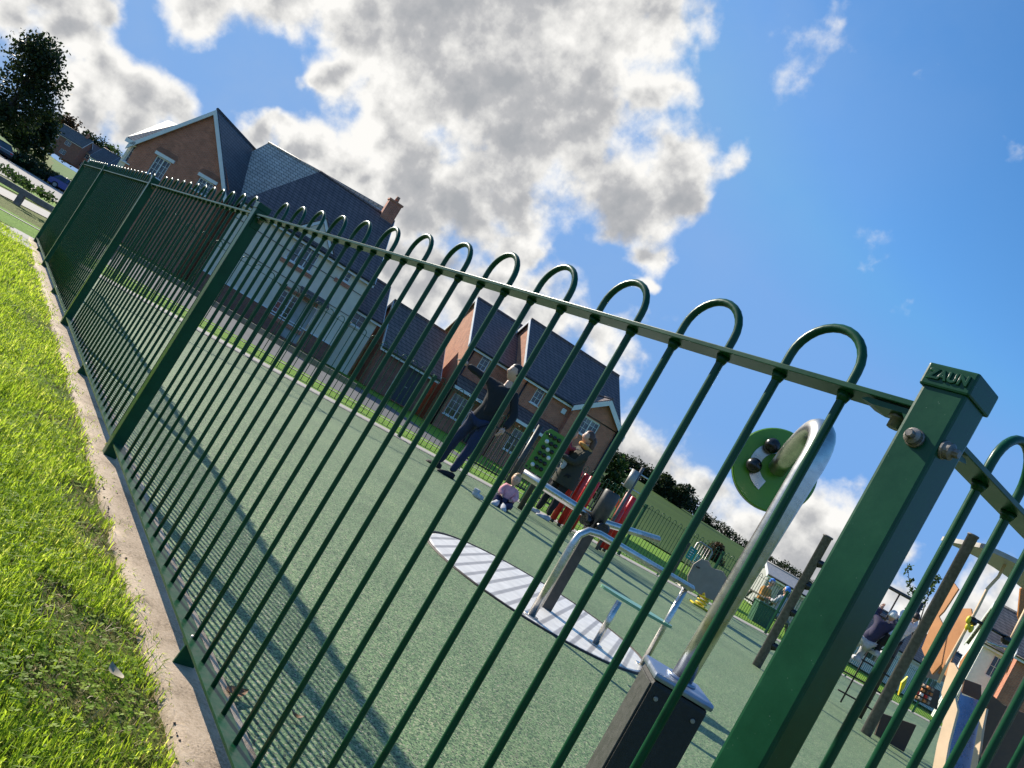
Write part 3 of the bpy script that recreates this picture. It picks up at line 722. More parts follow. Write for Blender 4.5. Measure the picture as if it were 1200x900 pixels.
# crumbs of grit on the kerb, a few dead leaves
gv = []; gf = []
for k in range(420):
    s_ = 1.1+rng.random()*5.5; d_ = .755+.08*rng.random()**1.3; p = W(s_, d_, .012); r = .0012+.0038*rng.random()**3; b = len(gv)
    q = rng.random()*6.28
    for a in range(5): gv.append((p.x+r*math.cos(q+a*1.257)*(.7+.6*rng.random()), p.y+r*math.sin(q+a*1.257), p.z))
    gv.append((p.x, p.y, p.z+r*.9))
    for a in range(5): gf.append((b+a, b+(a+1) % 5, b+5))
m = MB(); m.add(gv, gf); tag(m.build('grit', 'grit'), 'dark grit and soil crumbs scattered on the concrete kerb', 'grit', kind='stuff')
def dead_leaf(label, p, rz, L_, mat):
    m = MB(); vs = []; fs = []; k = 8
    for i in range(k+1):
        f = i/k; w_ = L_*.30*math.sin(PI*min(1, f*1.02))**.8*(1-.3*f); x = L_*(f-.5); zz = .006+.012*(2*f-1)**2
        vs += [V((x, -w_, zz+.35*w_)), V((x, 0, zz)), V((x, w_, zz+.5*w_))]
    for i in range(k):
        for j in range(2): a = i*3+j; fs.append((a, a+1, a+4, a+3))
    m.add(vs, fs, True); o = m.build('fallen_leaf', mat, local=True); o.location = p; o.rotation_euler = (0, 0, rz); tag(o, label, 'leaf')
p = onz(274, 816, .006); dead_leaf('curled brown dead leaf on the rubber edge by the fence foot', p, 1.0, .075, 'deadleaf')
p = onz(128, 800, .02); dead_leaf('pale dry leaf lying in the grass near the kerb', p+V((0, 0, .012)), 2.4, .060, 'paleleaf')
p = onz(345, 843, .006); dead_leaf('small yellow brown leaf on the green rubber inside the fence', p, .2, .035, 'deadleaf')
# ---------------------------------------------------------------- play equipment
def plate(px, Y, th, name, mat, parent, hole=None):
    """upright board seen from the camera side: outline in the x-z plane at depth Y, real thickness"""
    P_ = [at(x, y, Y) for x, y in px]
    return MB().prism(P_, (0, th, 0)).build(name, mat, parent)
def hollow(p, q, r): return None
# flush roundabout with handrails and seat
pc = V((.90, 5.72, 0))
ra = thing('flush_roundabout', 'flush steel roundabout with tubular handrails and small green seat', 'roundabout', pc, R(90-16))
m = MB(); n_ = 64; rad = .86
vs = [V((0, 0, .012))]; 
for rr, z in ((rad-.012, .012), (rad, .007), (rad, -.01)):
    vs += [V((rr*math.cos(2*PI*k/n_), rr*math.sin(2*PI*k/n_)*1.0, z)) for k in range(n_)]
fs = [(0, 1+k, 1+(k+1) % n_) for k in range(n_)]
for i in range(2): fs += [(1+i*n_+k, 1+i*n_+(k+1) % n_, 1+(i+1)*n_+(k+1) % n_, 1+(i+1)*n_+k) for k in range(n_)]
m.add(vs, fs); m.build('turntable', 'plate', ra, local=True)
m = MB(); ring = [V((pc.x+(rad+.022)*math.cos(a*2*PI/n_), pc.y+(rad+.022)*math.sin(a*2*PI/n_), .004)) for a in range(n_+1)]
m.tube(ring, .012, 8, False); m.build('rim', 'hpl_edge', ra)
cpost = onz(640, 713, .012); ctop = at(704, 568, cpost.y)
m = MB(); m.box((cpost.x, cpost.y, .31), (.07, .07, .60), bev=.008); m.build('pillar', 'darkgrey', ra)
m = MB(); m.tube([(cpost.x, cpost.y, .60), (cpost.x, cpost.y, ctop.z-.01), (cpost.x, cpost.y, ctop.z)], [.058, .058, .052], 24); m.build('pillar_head', 'darkgrey', ra)
m = MB()
for q in range(4):
    a = q*PI/2+.5; m.tube([(cpost.x+.05*math.cos(a), cpost.y+.05*math.sin(a), .66), (cpost.x+.105*math.cos(a), cpost.y+.105*math.sin(a), .66)], .042, 14)
m.build('clamp', 'black', ra)
la = at(613, 554, 5.60); lb = V((cpost.x, cpost.y, .69)); 
MB().tube([V((la.x, la.y, la.z)), lb], .030, 16).build('upper_handrail', 'steel', ra)
rb = at(771, 632, 5.95); 
MB().tube([lb, rb], .026, 16).build('upper_handrail', 'steel', ra)
fb = onz(622, 722, .012); ft = V((fb.x, fb.y, .60)); lgB = onz(752, 780, .012); 
hc = at(690, 614, fb.y+.10)
curve = [fb, V((fb.x, fb.y, .30)), V((fb.x, fb.y, .50)), V((fb.x+.008, fb.y+.01, .575)), V((fb.x+.05, fb.y+.03, .625)), V((fb.x+.12, fb.y+.06, .64))]
pe = at(811, 690, lgB.y); curve += [V((pe.x, pe.y, pe.z))]
MB().tube(curve, .024, 14).build('lower_handrail', 'steel', ra)
MB().tube([lgB, V((lgB.x, lgB.y, pe.z))], .021, 12).build('handrail_leg', 'steel', ra)
sl1 = onz(697, 755, .012); MB().tube([sl1, V((sl1.x, sl1.y, .325))], .021, 12).build('seat_leg', 'steel', ra)
s0_, s1_ = onz(704, 686, .335), onz(787, 735, .335); sm_ = (s0_+s1_)/2; sd_ = (s1_-s0_); Lh = sd_.length/2; ang = math.atan2(sd_.y, sd_.x)
m = MB(); poly = [sm_ + V((Lh*math.cos(a)*math.cos(ang)-.10*math.sin(a)*math.sin(ang), Lh*math.cos(a)*math.sin(ang)+.10*math.sin(a)*math.cos(ang), -.008)) for a in [2*PI*k/36 for k in range(36)]]
m.prism(poly, (0, 0, .018)); m.build('seat', 'seat_green', ra)
for p_ in (fb, lgB, sl1): MB().disc((p_.x, p_.y, .012), (0, 0, 1), .05, .008, 20).build('base_flange', 'steel', ra)

# foreground play post: black box, steel gooseneck, green dial
Yb = 2.42; bc = at(801, 795, Yb); zt = bc.z-.005
tb = thing('play_periscope', 'black box post carrying a bent steel tube and round green dial', 'play post', (bc.x, bc.y+.03, 0), R(-3))
h_ = zt-.03
MB().box((0, 0, h_/2), (.178, .20, h_), bev=.014).build('box_body', 'blackbox', tb, local=True)
MB().box((-.0905, -.01, h_/2), (.006, .16, h_-.03), bev=.002).build('box_side', 'boxgrey', tb, local=True)
m = MB(); m.box((0, 0, zt-.018), (.190, .215, .022), bev=.009); m.build('lid', 'lid', tb, local=True)
m = MB()
for sx_ in (-.06, .06): m.disc((sx_, -.101, h_-.045), (0, -1, 0), .007, .004, 14)
m.build('box_screw', 'galv', tb, local=True)
# tube
base = V((bc.x+.005, bc.y+.03, zt-.01)); top = at(975, 508, base.y-.04)
dial = at(907, 551, base.y+.33); aim = (V((-.12, -1, .10))).normalized()
ztop = top.z-.04
p0_ = V((top.x-.012, top.y, ztop-.10)); end = dial - aim*(-.02)
pts = [base, base.lerp(p0_, .3), base.lerp(p0_, .65), p0_]
ctl = [p0_, V((top.x+.005, top.y+.005, ztop+.075)), V((top.x-.03, top.y+.10, ztop+.10)), end + aim*.02]
def bez(c, t_):
    a = c[0]*(1-t_)**3 + c[1]*3*t_*(1-t_)**2 + c[2]*3*t_*t_*(1-t_) + c[3]*t_**3; return a
pts += [bez(ctl, i/14) for i in range(1, 15)]
MB().tube(pts, [.033, .034, .037, .040]+[.040]*8+[.038, .036, .034, .033, .032, .032], 28).build('bent_tube', 'steel', tb)
MB().tube([base, base+V((0, 0, .012))], [.05, .046], 24).build('tube_collar', 'lid', tb)
m = MB(); m.disc(end - aim*.016, aim, .145, .014, 56, .15); m.build('dial', 'hpl_green', tb)
m = MB(); m.disc(end - aim*.022, aim, .1455, .0065, 56, .1); m.build('dial_edge', 'hpl_edge', tb)
# slot ring with two black knobs
xr = aim.orthogonal().normalized(); yr = aim.cross(xr)
vz = V((0, 0, 1)); xr = vz.cross(aim).normalized()*-1; yr = aim.cross(xr)*-1
if yr.z < 0: yr = -yr
rp = V((.863, 0, .505)); # image right in the upright world
m = MB(); vs = []; fs = []; k_ = 30
for i in range(k_+1):
    a = R(-78)+R(150)*i/k_
    for rr in (.054, .092):
        for hh in (-.0005, .0035): vs.append(end + aim*hh + (xr*math.cos(a)+yr*math.sin(a))*rr)
for i in range(k_):
    a = i*4; b = a+4
    fs += [(a+1, a+3, b+3, b+1), (a, b, b+2, a+2), (a, a+1, b+1, b), (a+2, b+2, b+3, a+3)]
fs += [(0, 2, 3, 1), (k_*4, k_*4+1, k_*4+3, k_*4+2)]
m.add(vs, fs); m.build('dial_track', 'steel', tb)
for a in (R(50), R(-22)):
    c_ = end + aim*.022 + (xr*math.cos(a)+yr*math.sin(a))*.080
    m = MB(); m.ball(c_, .027, 20); m.tube([c_-aim*.022, c_], .011, 12); m.build('knob', 'black', tb)

# tall grey pole with black steps
gb = onz(886, 781, 0); gt = at(972, 629, gb.y)
gp_ = thing('climbing_pole', 'lone grey pole with short black foot pegs, left of the slide tower', 'pole', gb)
MB().tube([gb, V((gb.x, gb.y, gt.z-.02)), V((gb.x, gb.y, gt.z-.02)), V((gb.x, gb.y, gt.z))], [.056, .056, .066, .066], 20).build('shaft', 'midgrey', gp_)
for z in (.32, .80, 1.18, 1.50):
    m = MB(); m.tube([(gb.x+.04, gb.y-.01, z), (gb.x+.10, gb.y-.03, z+.015), (gb.x+.14, gb.y-.045, z+.03)], [.055, .045, .02], 14); m.build('peg', 'black', gp_)

# spring rocker shaped like an animal, taupe board on yellow springs
eb = onz(822, 714, 0); Ye = eb.y
rk = thing('spring_rocker', 'taupe animal shaped spring rocker on a yellow spring', 'spring rocker', eb)
out_ = [(813, 661), (822, 655), (829, 657), (832, 664), (838, 667), (846, 669), (850, 676), (846, 690), (842, 697), (834, 703), (827, 700), (826, 694), (820, 697), (812, 690), (806, 684), (806, 675)]
plate(out_, Ye, .03, 'body_panel', 'greypanel', rk)
plate([(x+2, y+1) for x, y in out_], Ye+.34, .03, 'body_panel', 'greypanel', rk)
q = at(828, 684, Ye+.18); MB().box((q.x, q.y, q.z), (.20, .34, .04), bev=.01).build('seat', 'darkgrey', rk)
q = at(824, 703, Ye+.18)
m = MB(); hel = [V((q.x+.10*math.cos(a*.5), q.y+.10*math.sin(a*.5), .04+.30*a/60)) for a in range(61)]; m.tube(hel, .016, 8); m.build('spring', 'yellow', rk)
MB().box((q.x, q.y, .025), (.36, .30, .03), bev=.01).build('base_plate', 'yellow', rk)
q = at(817, 664, Ye); MB().tube([(q.x, q.y-.14, q.z), (q.x, q.y+.48, q.z)], .016, 10).build('handle', 'black', rk)

# green activity board on two grey posts
Yg = 13.0
gbd = thing('activity_board', 'green activity board with rows of black and white beads', 'play board', (at(622, 580, Yg).x, Yg, 0))
plate([(614, 547), (638.5, 506), (646, 502.5), (661, 511.5), (664, 519), (640, 560), (632, 558)], Yg, .03, 'board', 'hpl_green', gbd)
for (bx, by, tx, ty) in ((594, 583, 634, 499), (636, 592, 657, 514)):
    a = at(bx, by, Yg+.04); b = at(tx, ty, Yg+.04); xm = (a.x+b.x)/2
    MB().tube([(b.x, Yg+.05, 0), (b.x, Yg+.05, b.z)], .045, 14).build('post', 'darkgrey', gbd)
for r_ in range(6):
    for c_ in range(3):
        u = r_/5; q = V((0, 0, 0)); p = at(629+21*u+ (c_-1)*5.0, 547-33.5*u+(c_-1)*3.0, Yg)
        m = MB().ball((p.x, Yg-.03, p.z), .036, 10); m.tube([(p.x, Yg-.03, p.z), (p.x, Yg+.01, p.z)], .012, 8)
        m.build('bead', 'black' if (r_+c_) % 4 else 'white', gbd)
for (x, y) in ((617, 546), (621, 549), (641, 508)):
    p = at(x, y, Yg); MB().disc((p.x, Yg, p.z), (0, -1, 0), .018, .012, 12).build('board_bolt', 'black', gbd)

# red tubular instruments
def red_tubes(label, px, Yr):
    b0 = at(*px[0], Yr); t_ = thing('tubular_chime', label, 'chime', (b0.x, Yr, 0))
    for k in range(0, len(px), 2):
        tp = at(*px[k+1], Yr); dy = .0 if k < 4 else .22
        MB().tube([(tp.x, Yr+dy, .06), (tp.x, Yr+dy, tp.z-.012), (tp.x, Yr+dy, tp.z)], [.056, .056, .042], 16).build('tube', 'red', t_)
        MB().tube([(tp.x, Yr+dy, 0), (tp.x, Yr+dy, .065)], .035, 12).build('foot', 'darkgrey', t_)
    return t_
r1_ = red_tubes('taller group of glossy red upright tubes beside the woman', [(650, 610), (681, 551), (657, 613), (689, 556), (667, 616), (703, 565), (660, 612), (697, 560)], 14.5)
r2_ = red_tubes('smaller red upright tubes under the grey drum, right of the roundabout pillar', [(700, 640), (729, 597), (705, 640), (738, 578), (712, 641), (746, 584)], 14.6)
q = at(717, 584, 14.9)
m = MB(); wv = [V((q.x-.16+.32*i/16, 14.93, q.z+.05*math.sin(i*1.1))) for i in range(17)]
m.prism([p+V((0, 0, .07)) for p in wv]+[p-V((0, 0, .07)) for p in reversed(wv)], (0, .03, 0)); m.build('wavy_board', 'orange', r2_)
# grey drum on a slim pole
Yd = 14.2; db = at(741, 578, Yd); dr = thing('talking_drum', 'slim pole holding a grey drum and cross arms above the red tubes', 'play post', (db.x, Yd, 0))
tp = at(754, 548, Yd); MB().tube([(tp.x, Yd, 0), (tp.x, Yd, tp.z)], .03, 12).build('pole', 'midgrey', dr)
c1, c2 = at(736, 573, Yd-.05), at(748, 553, Yd-.05); MB().tube([(tp.x-.09, Yd-.06, c1.z), (tp.x-.09, Yd-.06, c2.z)], .075, 20).build('drum', 'roofplate', dr)
for z in (c1.z+.03, c2.z-.02): MB().tube([(tp.x-.2, Yd, z), (tp.x+.22, Yd, z)], .014, 8).build('cross_arm', 'steel', dr)
# sign on a green post by the far fence
Ys = 18.6; sb = at(790, 690, Ys); sg = thing('information_sign', 'teal sign with white lines on dark post by far fence', 'sign', (at(797, 662, Ys).x, Ys, 0))
tp = at(808, 636, Ys); MB().box((tp.x, Ys, tp.z/2), (.07, .05, tp.z), bev=.008).build('post', 'darkgrey', sg)
for pxs in ([(803, 653), (810, 640), (818, 645), (811, 658)], [(813, 657), (817.5, 649), (821, 651), (816.5, 660)]):
    bd = plate(pxs, Ys-.06, .02, 'sign_board', 'teal', sg)
    for k in range(4):
        a = V(at(*pxs[0], Ys-.066)).lerp(at(*pxs[1], Ys-.066), .2+.2*k); b = V(at(*pxs[3], Ys-.066)).lerp(at(*pxs[2], Ys-.066), .2+.2*k)
        MB().tube([a.lerp(b, .15), a.lerp(b, .55+.3*((k*7) % 3)/3)], .010, 6).build('lettering_line', 'white', bd)
# silver gate in the far fence
Yt = 19.4
gate = thing('metal_gate', 'silver tube framed gate in far fence, beside teal sign', 'gate', (at(830, 650, Yt).x, Yt, 0))
def pt(x, y, Y=Yt): p = at(x, y, Y); return p
A_, B_ = pt(819, 634), pt(838, 641)
MB().tube([V((A_.x, Yt, .05)), V((A_.x, Yt, A_.z-.06)), V((A_.x+.05, Yt, A_.z)), V((B_.x-.05, Yt, A_.z-.02)), V((B_.x, Yt, A_.z-.08)), V((B_.x, Yt, .05))], .025, 10).build('frame', 'galv', gate)
for k in range(1, 6):
    x = A_.x+(B_.x-A_.x)*k/6; MB().tube([(x, Yt, .08), (x, Yt, A_.z-.04)], .01, 8).build('gate_bar', 'galv', gate)
# ---------------------------------------------------------------- slide tower on the right
Yt_ = 9.8; tb0 = onz(1016, 862, 0)
tw = thing('slide_tower', 'play tower with grey posts, orange boards, roof plate and steel slide', 'play tower', tb0)
def post_px(bx, by, tx, ty, Y, r, mat='midgrey', name='post', z0=0):
    b = at(tx, ty, Y); m = MB(); m.tube([(b.x, Y, z0), (b.x, Y, b.z-.02), (b.x, Y, b.z-.02), (b.x, Y, b.z)], [r, r, r*1.1, r*1.1], 20); return m.build(name, mat, tw)
Y0 = tb0.y
post_px(0, 0, 1141, 627, Y0, .062)
post_px(0, 0, 1262, 690, Y0+.2, .06)
def plate2(px, P0, th, name, mat, parent=None, n=V((-.95, -.31, 0)).normalized()):
    P_ = [CAM + ray(x, y)*((V(P0)-CAM).dot(n)/ray(x, y).dot(n)) for x, y in px]
    return MB().prism(P_, n*-th).build(name, mat, tw if parent is None else parent)
# roof plate between the posts: a long curved board
P_ = [at(1137, 655, Y0+.05), at(1148, 630, Y0+.05), at(1180, 640, Y0+.05), at(1215, 656, Y0+.05), at(1215, 694, Y0+.05), at(1170, 676, Y0+.05)]
a = at(1146, 632, Y0); b = at(1216, 657, Y0)
m = MB(); k_ = 10; vs = []; fs = []
for i in range(k_+1):
    f = i/k_; x = a.x+.05+(b.x-a.x+.5)*f; z = a.z-.02+.05*math.sin(f*PI)
    for (dy, dz) in ((-.08, 0), (-.08, -.06), (.80, -.09), (.80, -.03)): vs.append(V((x, Y0+dy, z+dz)))
for i in range(k_):
    o_ = i*4
    for j in range(4): fs.append((o_+j, o_+(j+1) % 4, o_+4+(j+1) % 4, o_+4+j))
fs += [(0, 1, 2, 3), (k_*4, k_*4+3, k_*4+2, k_*4+1)]
m.add(vs, fs); m.build('roof_plate', 'roofplate', tw)
plate2([(1118, 683), (1123, 690), (1106, 716), (1100, 722), (1110, 742), (1103, 778), (1092, 790), (1080, 760), (1096, 720)], at(1100, 740, Y0+.55), .025, 'side_board', 'orange', tw)
plate2([(1126, 713), (1138, 713), (1139, 720), (1126, 750), (1117, 768), (1108, 792), (1092, 786), (1108, 745)], at(1115, 750, Y0+.95), .025, 'side_board', 'orange', tw)
plate2([(1150, 742), (1164, 722), (1148, 757), (1132, 782), (1121, 790), (1125, 775)], at(1140, 762, Y0+.9), .025, 'side_board', 'orange', tw)
plate([(1196, 690), (1214, 680), (1214, 730), (1199, 742), (1193, 722)], Y0+.9, .025, 'side_board', 'orange', tw)
def rod(px, Y, r, mat, name): return MB().tube([at(x, y, Y) for x, y in px], r, 10).build(name, mat, tw)
rod([(1179, 659), (1170, 676), (1157, 690), (1146, 712), (1110, 777), (1100, 800)], Y0+.3, .019, 'cream', 'grab_pole')
rod([(1206, 706), (1190, 738), (1178, 762)], Y0+.5, .019, 'cream', 'grab_pole')
rod([(1140, 725), (1160, 736), (1182, 748)], Y0+.3, .022, 'black', 'cross_bar')
rod([(1156, 752), (1170, 757), (1180, 758)], Y0+.35, .018, 'steel', 'cross_bar')
for (x, y) in ((1139, 728), (1179, 750)):
    p = at(x, y, Y0+.3); MB().ball(p, .062, 14).build('clamp', 'black', tw)
for (x, y) in ((1135, 726), (1138, 737), (1134, 734)):
    p = at(x, y, Y0+.22); MB().ball(p, .035, 10, (.8, .8, 1.5)).build('yellow_cap', 'yellow', tw)
# slide: steel chute between two cream side boards
Ysl = Y0+.25
plate2([(1113, 776), (1118, 777), (1126, 790), (1118, 812), (1122, 832), (1112, 870), (1104, 915), (1090, 915), (1098, 872), (1108, 835), (1103, 812)], at(1110, 840, Ysl), .04, 'slide_side', 'cream', tw)
plate2([(1150, 832), (1156, 830), (1152, 850), (1143, 915), (1134, 915)], at(1148, 860, Ysl+.1), .04, 'slide_side', 'cream', tw)
m = MB(); vs = []; fs = []; top_l, top_r = at(1124, 813, Ysl+1.0), at(1152, 822, Ysl+1.0)
bot_l, bot_r = at(1104, 915, Ysl+.02), at(1137, 925, Ysl+.02)
k_ = 16
for i in range(k_+1):
    f = i/k_; sag = -.10*math.sin(PI*f)
    l = top_l.lerp(bot_l, f)+V((0, 0, sag)); r_ = top_r.lerp(bot_r, f)+V((0, 0, sag)); 
    for q, dz in ((l, .06), (l.lerp(r_, .12), 0), (l.lerp(r_, .88), 0), (r_, .06)): vs.append(q+V((0, 0, dz)))
for i in range(k_):
    for j in range(3): o_ = i*4+j; fs.append((o_, o_+1, o_+5, o_+4))
m.add(vs, fs, True); m.build('slide_chute', 'slide', tw)
plate([(1131, 796), (1150, 803), (1150, 822), (1127, 812)], Ysl+1.02, .03, 'back_board', 'brownboard', tw)
plate([(1160, 812), (1176, 826), (1206, 838), (1206, 915), (1146, 915)], Ysl+.35, .03, 'brown_side_board', 'brownboard', tw)
# abacus / block panel, yellow bracket and dark kick board under the platform
ab = plate([(1078, 798), (1102, 810), (1098, 832), (1072, 820)], Y0+.85, .03, 'block_frame', 'darkgrey', tw)
cols = ['orange', 'white', 'brownboard', 'greypanel', 'red', 'orange']
for r_ in range(4):
    for c_ in range(4):
        p = at(1078.5+c_*4.6-r_*1.7, 801.5+c_*2.2+r_*5.0, Y0+.80); MB().box(p, (.034, .05, .038), bev=.005).build('block', cols[(r_*2+c_*3) % 6], ab)
plate([(1084, 772), (1112, 784), (1109, 800), (1079, 792)], Y0+.9, .05, 'platform_edge', 'greypanel', tw)
plate([(1064, 793), (1060, 806), (1053, 815), (1057, 800)], Y0+.2, .03, 'bracket_board', 'yellow', tw)
q0, q1 = at(1034, 836, Y0+.55), at(1074, 850, Y0+.55)
MB().prism([q0, q1, V((q1.x+.02, q1.y, .01)), V((q0.x+.05, q0.y, .01))], (0, .03, 0)).build('kick_board', 'hpl_edge', tw)
# climbing net frame beside the tower
nf = thing('climbing_net', 'black rope climbing net on a slim dark frame, left of slide tower', 'climbing net', (at(1030, 760, 11.6).x, 11.6, 0))
def rope(px, Y, r, nm='rope', mat='rope'): return MB().tube([at(x, y, Y) for x, y in px], r, 8).build(nm, mat, nf)
rope([(1018, 676), (1040, 687), (1075, 706)], 11.6, .026, 'top_bar', 'darkgrey'); rope([(1008, 711), (1026, 719), (1066, 740)], 11.6, .02, 'frame_bar', 'darkgrey')
for k, (x, y) in enumerate(((1055, 695), (1040, 687), (1022, 678))):
    rope([(x, y), (x-20, y+36), (x-46, y+84), (x-70, y+128)], 11.6, .012)
for k in range(4): rope([(1000-6*k, 742+22*k), (1025-6*k, 756+22*k), (1048-6*k, 771+22*k)], 11.6, .012)
for (x, y) in ((1040, 687), (1026, 719), (1012, 748)): p = at(x, y, 11.56); MB().ball(p, .038, 10).build('rope_joint', 'black', nf)
for (bx, tx, ty) in ((0, 1014, 672), (0, 1080, 706)):
    b = at(tx, ty, 11.65); MB().tube([(b.x, 11.65, 0), (b.x, 11.65, b.z)], .04, 12).build('frame_post', 'darkgrey', nf)
# ---------------------------------------------------------------- houses
class House:
    """local axes: u along the front, v towards the back, z up; placed by its front-left ground corner"""
    def __init__(s, name, label, cat, x, y, az, zg=-.55, group=None):
        s.o = V((x, y, zg)); s.rz = PI/2 - R(az); s.u = V((math.sin(R(az)), math.cos(R(az)), 0)); s.v = V((-s.u.y, s.u.x, 0))
        s.t = thing(name, label, cat, s.o, s.rz, group)
    def P(s, m, name, mat, parent=None): 
        if parent is None: return m.build(name, mat, s.t, local=True)
        return m.build(name, mat, parent, local=True)
    def px(s, x, y, v=0.0):          # pixel -> (u, z) on the upright plane at depth v
        r = ray(x, y); n = s.v; d = (s.o + s.v*v).dot(n); p = CAM + r*((d-CAM.dot(n))/r.dot(n)); q = p - s.o
        return q.dot(s.u), q.z
    def wall(s, name, mat, u0, u1, z0, z1, v, holes=(), gable=None, th=.25):
        """front-facing wall with openings, real reveals"""
        us = sorted({u0, u1, *[h[0] for h in holes], *[h[1] for h in holes]}); zs = sorted({z0, z1, *[h[2] for h in holes], *[h[3] for h in holes]})
        us = [q for q in us if u0 <= q <= u1]; zs = [q for q in zs if z0 <= q <= z1]
        m = MB()
        for i in range(len(us)-1):
            for j in range(len(zs)-1):
                cu, cz = (us[i]+us[i+1])/2, (zs[j]+zs[j+1])/2
                if any(h[0] < cu < h[1] and h[2] < cz < h[3] for h in holes): continue
                m.add([(us[i], v, zs[j]), (us[i+1], v, zs[j]), (us[i+1], v, zs[j+1]), (us[i], v, zs[j+1])], [(0, 1, 2, 3)])
        for (a, b, c, d) in holes:
            for q in (((a, c), (b, c)), ((b, c), (b, d)), ((b, d), (a, d)), ((a, d), (a, c))):
                (p0, p1) = q; m.add([(p0[0], v, p0[1]), (p1[0], v, p1[1]), (p1[0], v+.12, p1[1]), (p0[0], v+.12, p0[1])], [(0, 1, 2, 3)])
        if gable: m.add([(u0, v, z1), (u1, v, z1), (gable[0], v, gable[1])], [(0, 1, 2)])
        return s.P(m, name, mat)
    def window(s, u0, u1, z0, z1, v, lights=2, bars=2, name='window', mat='upvc', sill=True):
        m = MB(); y = v+.085; f = .055
        m.box(((u0+u1)/2, y, z1-f/2), (u1-u0, .07, f)); m.box(((u0+u1)/2, y, z0+f/2), (u1-u0, .07, f))
        for k in range(lights+1):
            uu = u0+f/2+(u1-u0-f)*k/lights; m.box((uu, y-.001*k, (z0+z1)/2), (f, .066, z1-z0-.002))
        w = (u1-u0)/lights
        for k in range(lights):
            if bars:
                m.box((u0+w*(k+.5), y+.01, (z0+z1)/2), (.022, .02, z1-z0-.01))
                for b in range(1, bars+1): m.box((u0+w*(k+.5), y+.013, z0+(z1-z0)*b/(bars+1)), (w-.02, .018, .022))
        fr = s.P(m, name, mat)
        s.P(MB().box(((u0+u1)/2, v+.118, (z0+z1)/2), (u1-u0-.02, .012, z1-z0-.02)), 'pane', 'glass', fr)
        if sill: s.P(MB().box(((u0+u1)/2, v-.02, z0-.035), (u1-u0+.16, .16, .06), bev=.01), 'sill', mat, fr)
        return fr
    def roof(s, u0, u1, v0, v1, ze, zr, mat, over=.28, th=.10, hip0=0.0, hip1=0.0, verge='white', name='roof', ridge=None):
        """ridge along u"""
        vm_ = (v0+v1)/2 if ridge is None else ridge; k = (zr-ze)/(vm_-v0); ov = over; za = ze-ov*k; k2 = (zr-ze)/(v1-vm_); zb = ze-ov*k2
        U0, U1 = u0-.16, u1+.16
        r0, r1 = U0+hip0, U1-hip1
        m = MB()
        A_ = [(U0, v0-ov, za), (U1, v0-ov, za), (r1, vm_, zr), (r0, vm_, zr)]; B_ = [(U1, v1+ov, zb), (U0, v1+ov, zb), (r0, vm_, zr), (r1, vm_, zr)]
        m.prism(A_, (0, 0, th)); m.prism(B_, (0, 0, th+.002))
        if hip0: m.prism([(U0, v0-ov, za), (r0, vm_, zr), (U0, v1+ov, zb)], (0, 0, th-.002))
        if hip1: m.prism([(U1, v0-ov, za), (r1, vm_, zr), (U1, v1+ov, zb)], (0, 0, th-.002))
        rf = s.P(m, name, mat)
        s.P(MB().tube([(r0, vm_, zr+th), (r1, vm_, zr+th)], .09, 10), 'ridge', mat, rf)
        s.P(MB().box(((U0+U1)/2, v0-ov+.03, za-.055), (U1-U0-.02, .05, .20)), 'fascia', 'upvc', rf)
        s.P(MB().tube([(U0, v0-ov-.055, za+.02), (U1, v0-ov-.055, za+.02)], .06, 8), 'gutter', 'gutter', rf)
        for (uu, hp) in ((U0-.012, hip0), (U1+.012, hip1)):
            if hp or not verge: continue
            mm = MB()
            for (va, zaa, vb, zbb) in ((v0-ov, za, vm_, zr), (v1+ov, zb, vm_, zr)):
                mm.prism([(uu-.02, va, zaa-.16), (uu-.02, vb, zbb-.16), (uu-.02, vb, zbb+.09), (uu-.02, va, zaa+.09)], (.04, 0, 0))
            s.P(mm, 'bargeboard', 'upvc', rf)
        return rf
    def side(s, name, mat, u, v0, v1, z0, ze, zr=None, ridge=None):
        m = MB(); vm_ = (v0+v1)/2 if ridge is None else ridge
        pts = [(u, v0, z0), (u, v1, z0), (u, v1, ze)] + ([(u, vm_, zr)] if zr else []) + [(u, v0, ze)]
        m.add(pts, [tuple(range(len(pts)))]); return s.P(m, name, mat)
    def chimney(s, u, v, z, w=.75, h=1.1, pot=True, mat='brick_red', parent=None):
        m = MB().box((u, v, z+h/2-.3), (w, .55, h+.6)); c = s.P(m, 'chimney', mat, parent)
        s.P(MB().box((u, v, z+h+.05), (w+.1, .65, .1)), 'chimney_cap', mat, c)
        if pot: s.P(MB().tube([(u, v, z+h+.1), (u, v, z+h+.42)], [.13, .11], 12), 'chimney_pot', 'brick_orange', c)
        return c
    def pipe(s, u, v, z0, z1): s.P(MB().tube([(u, v, z0), (u, v, z1)], .05, 8), 'downpipe', 'gutter')

def pxrect(h, tl, tr, bl, br, v=0.0):
    q = [h.px(*p, v) for p in (tl, tr, bl, br)]
    return ((q[0][0]+q[2][0])/2, (q[1][0]+q[3][0])/2, (q[2][1]+q[3][1])/2, (q[0][1]+q[1][1])/2)

# --- cream rendered house (brick plinth, hipped at one end)
c0 = at(391, 297, 41.6); az = 67
u_ = V((math.sin(R(az)), math.cos(R(az)), 0))
h2 = House('cream_house', 'cream rendered house with plum roof, brick plinth and tall chimney', 'house', c0.x-5.0*u_.x, c0.y-5.0*u_.y, az)
L2 = h2.px(433, 325)[0]; ze2 = 5.05; D2 = 8.4
rl, rz_ = h2.px(375, 203.5, 4.2); rr, rz2 = h2.px(461, 262, 4.2); rzz = (rz_+rz2)/2

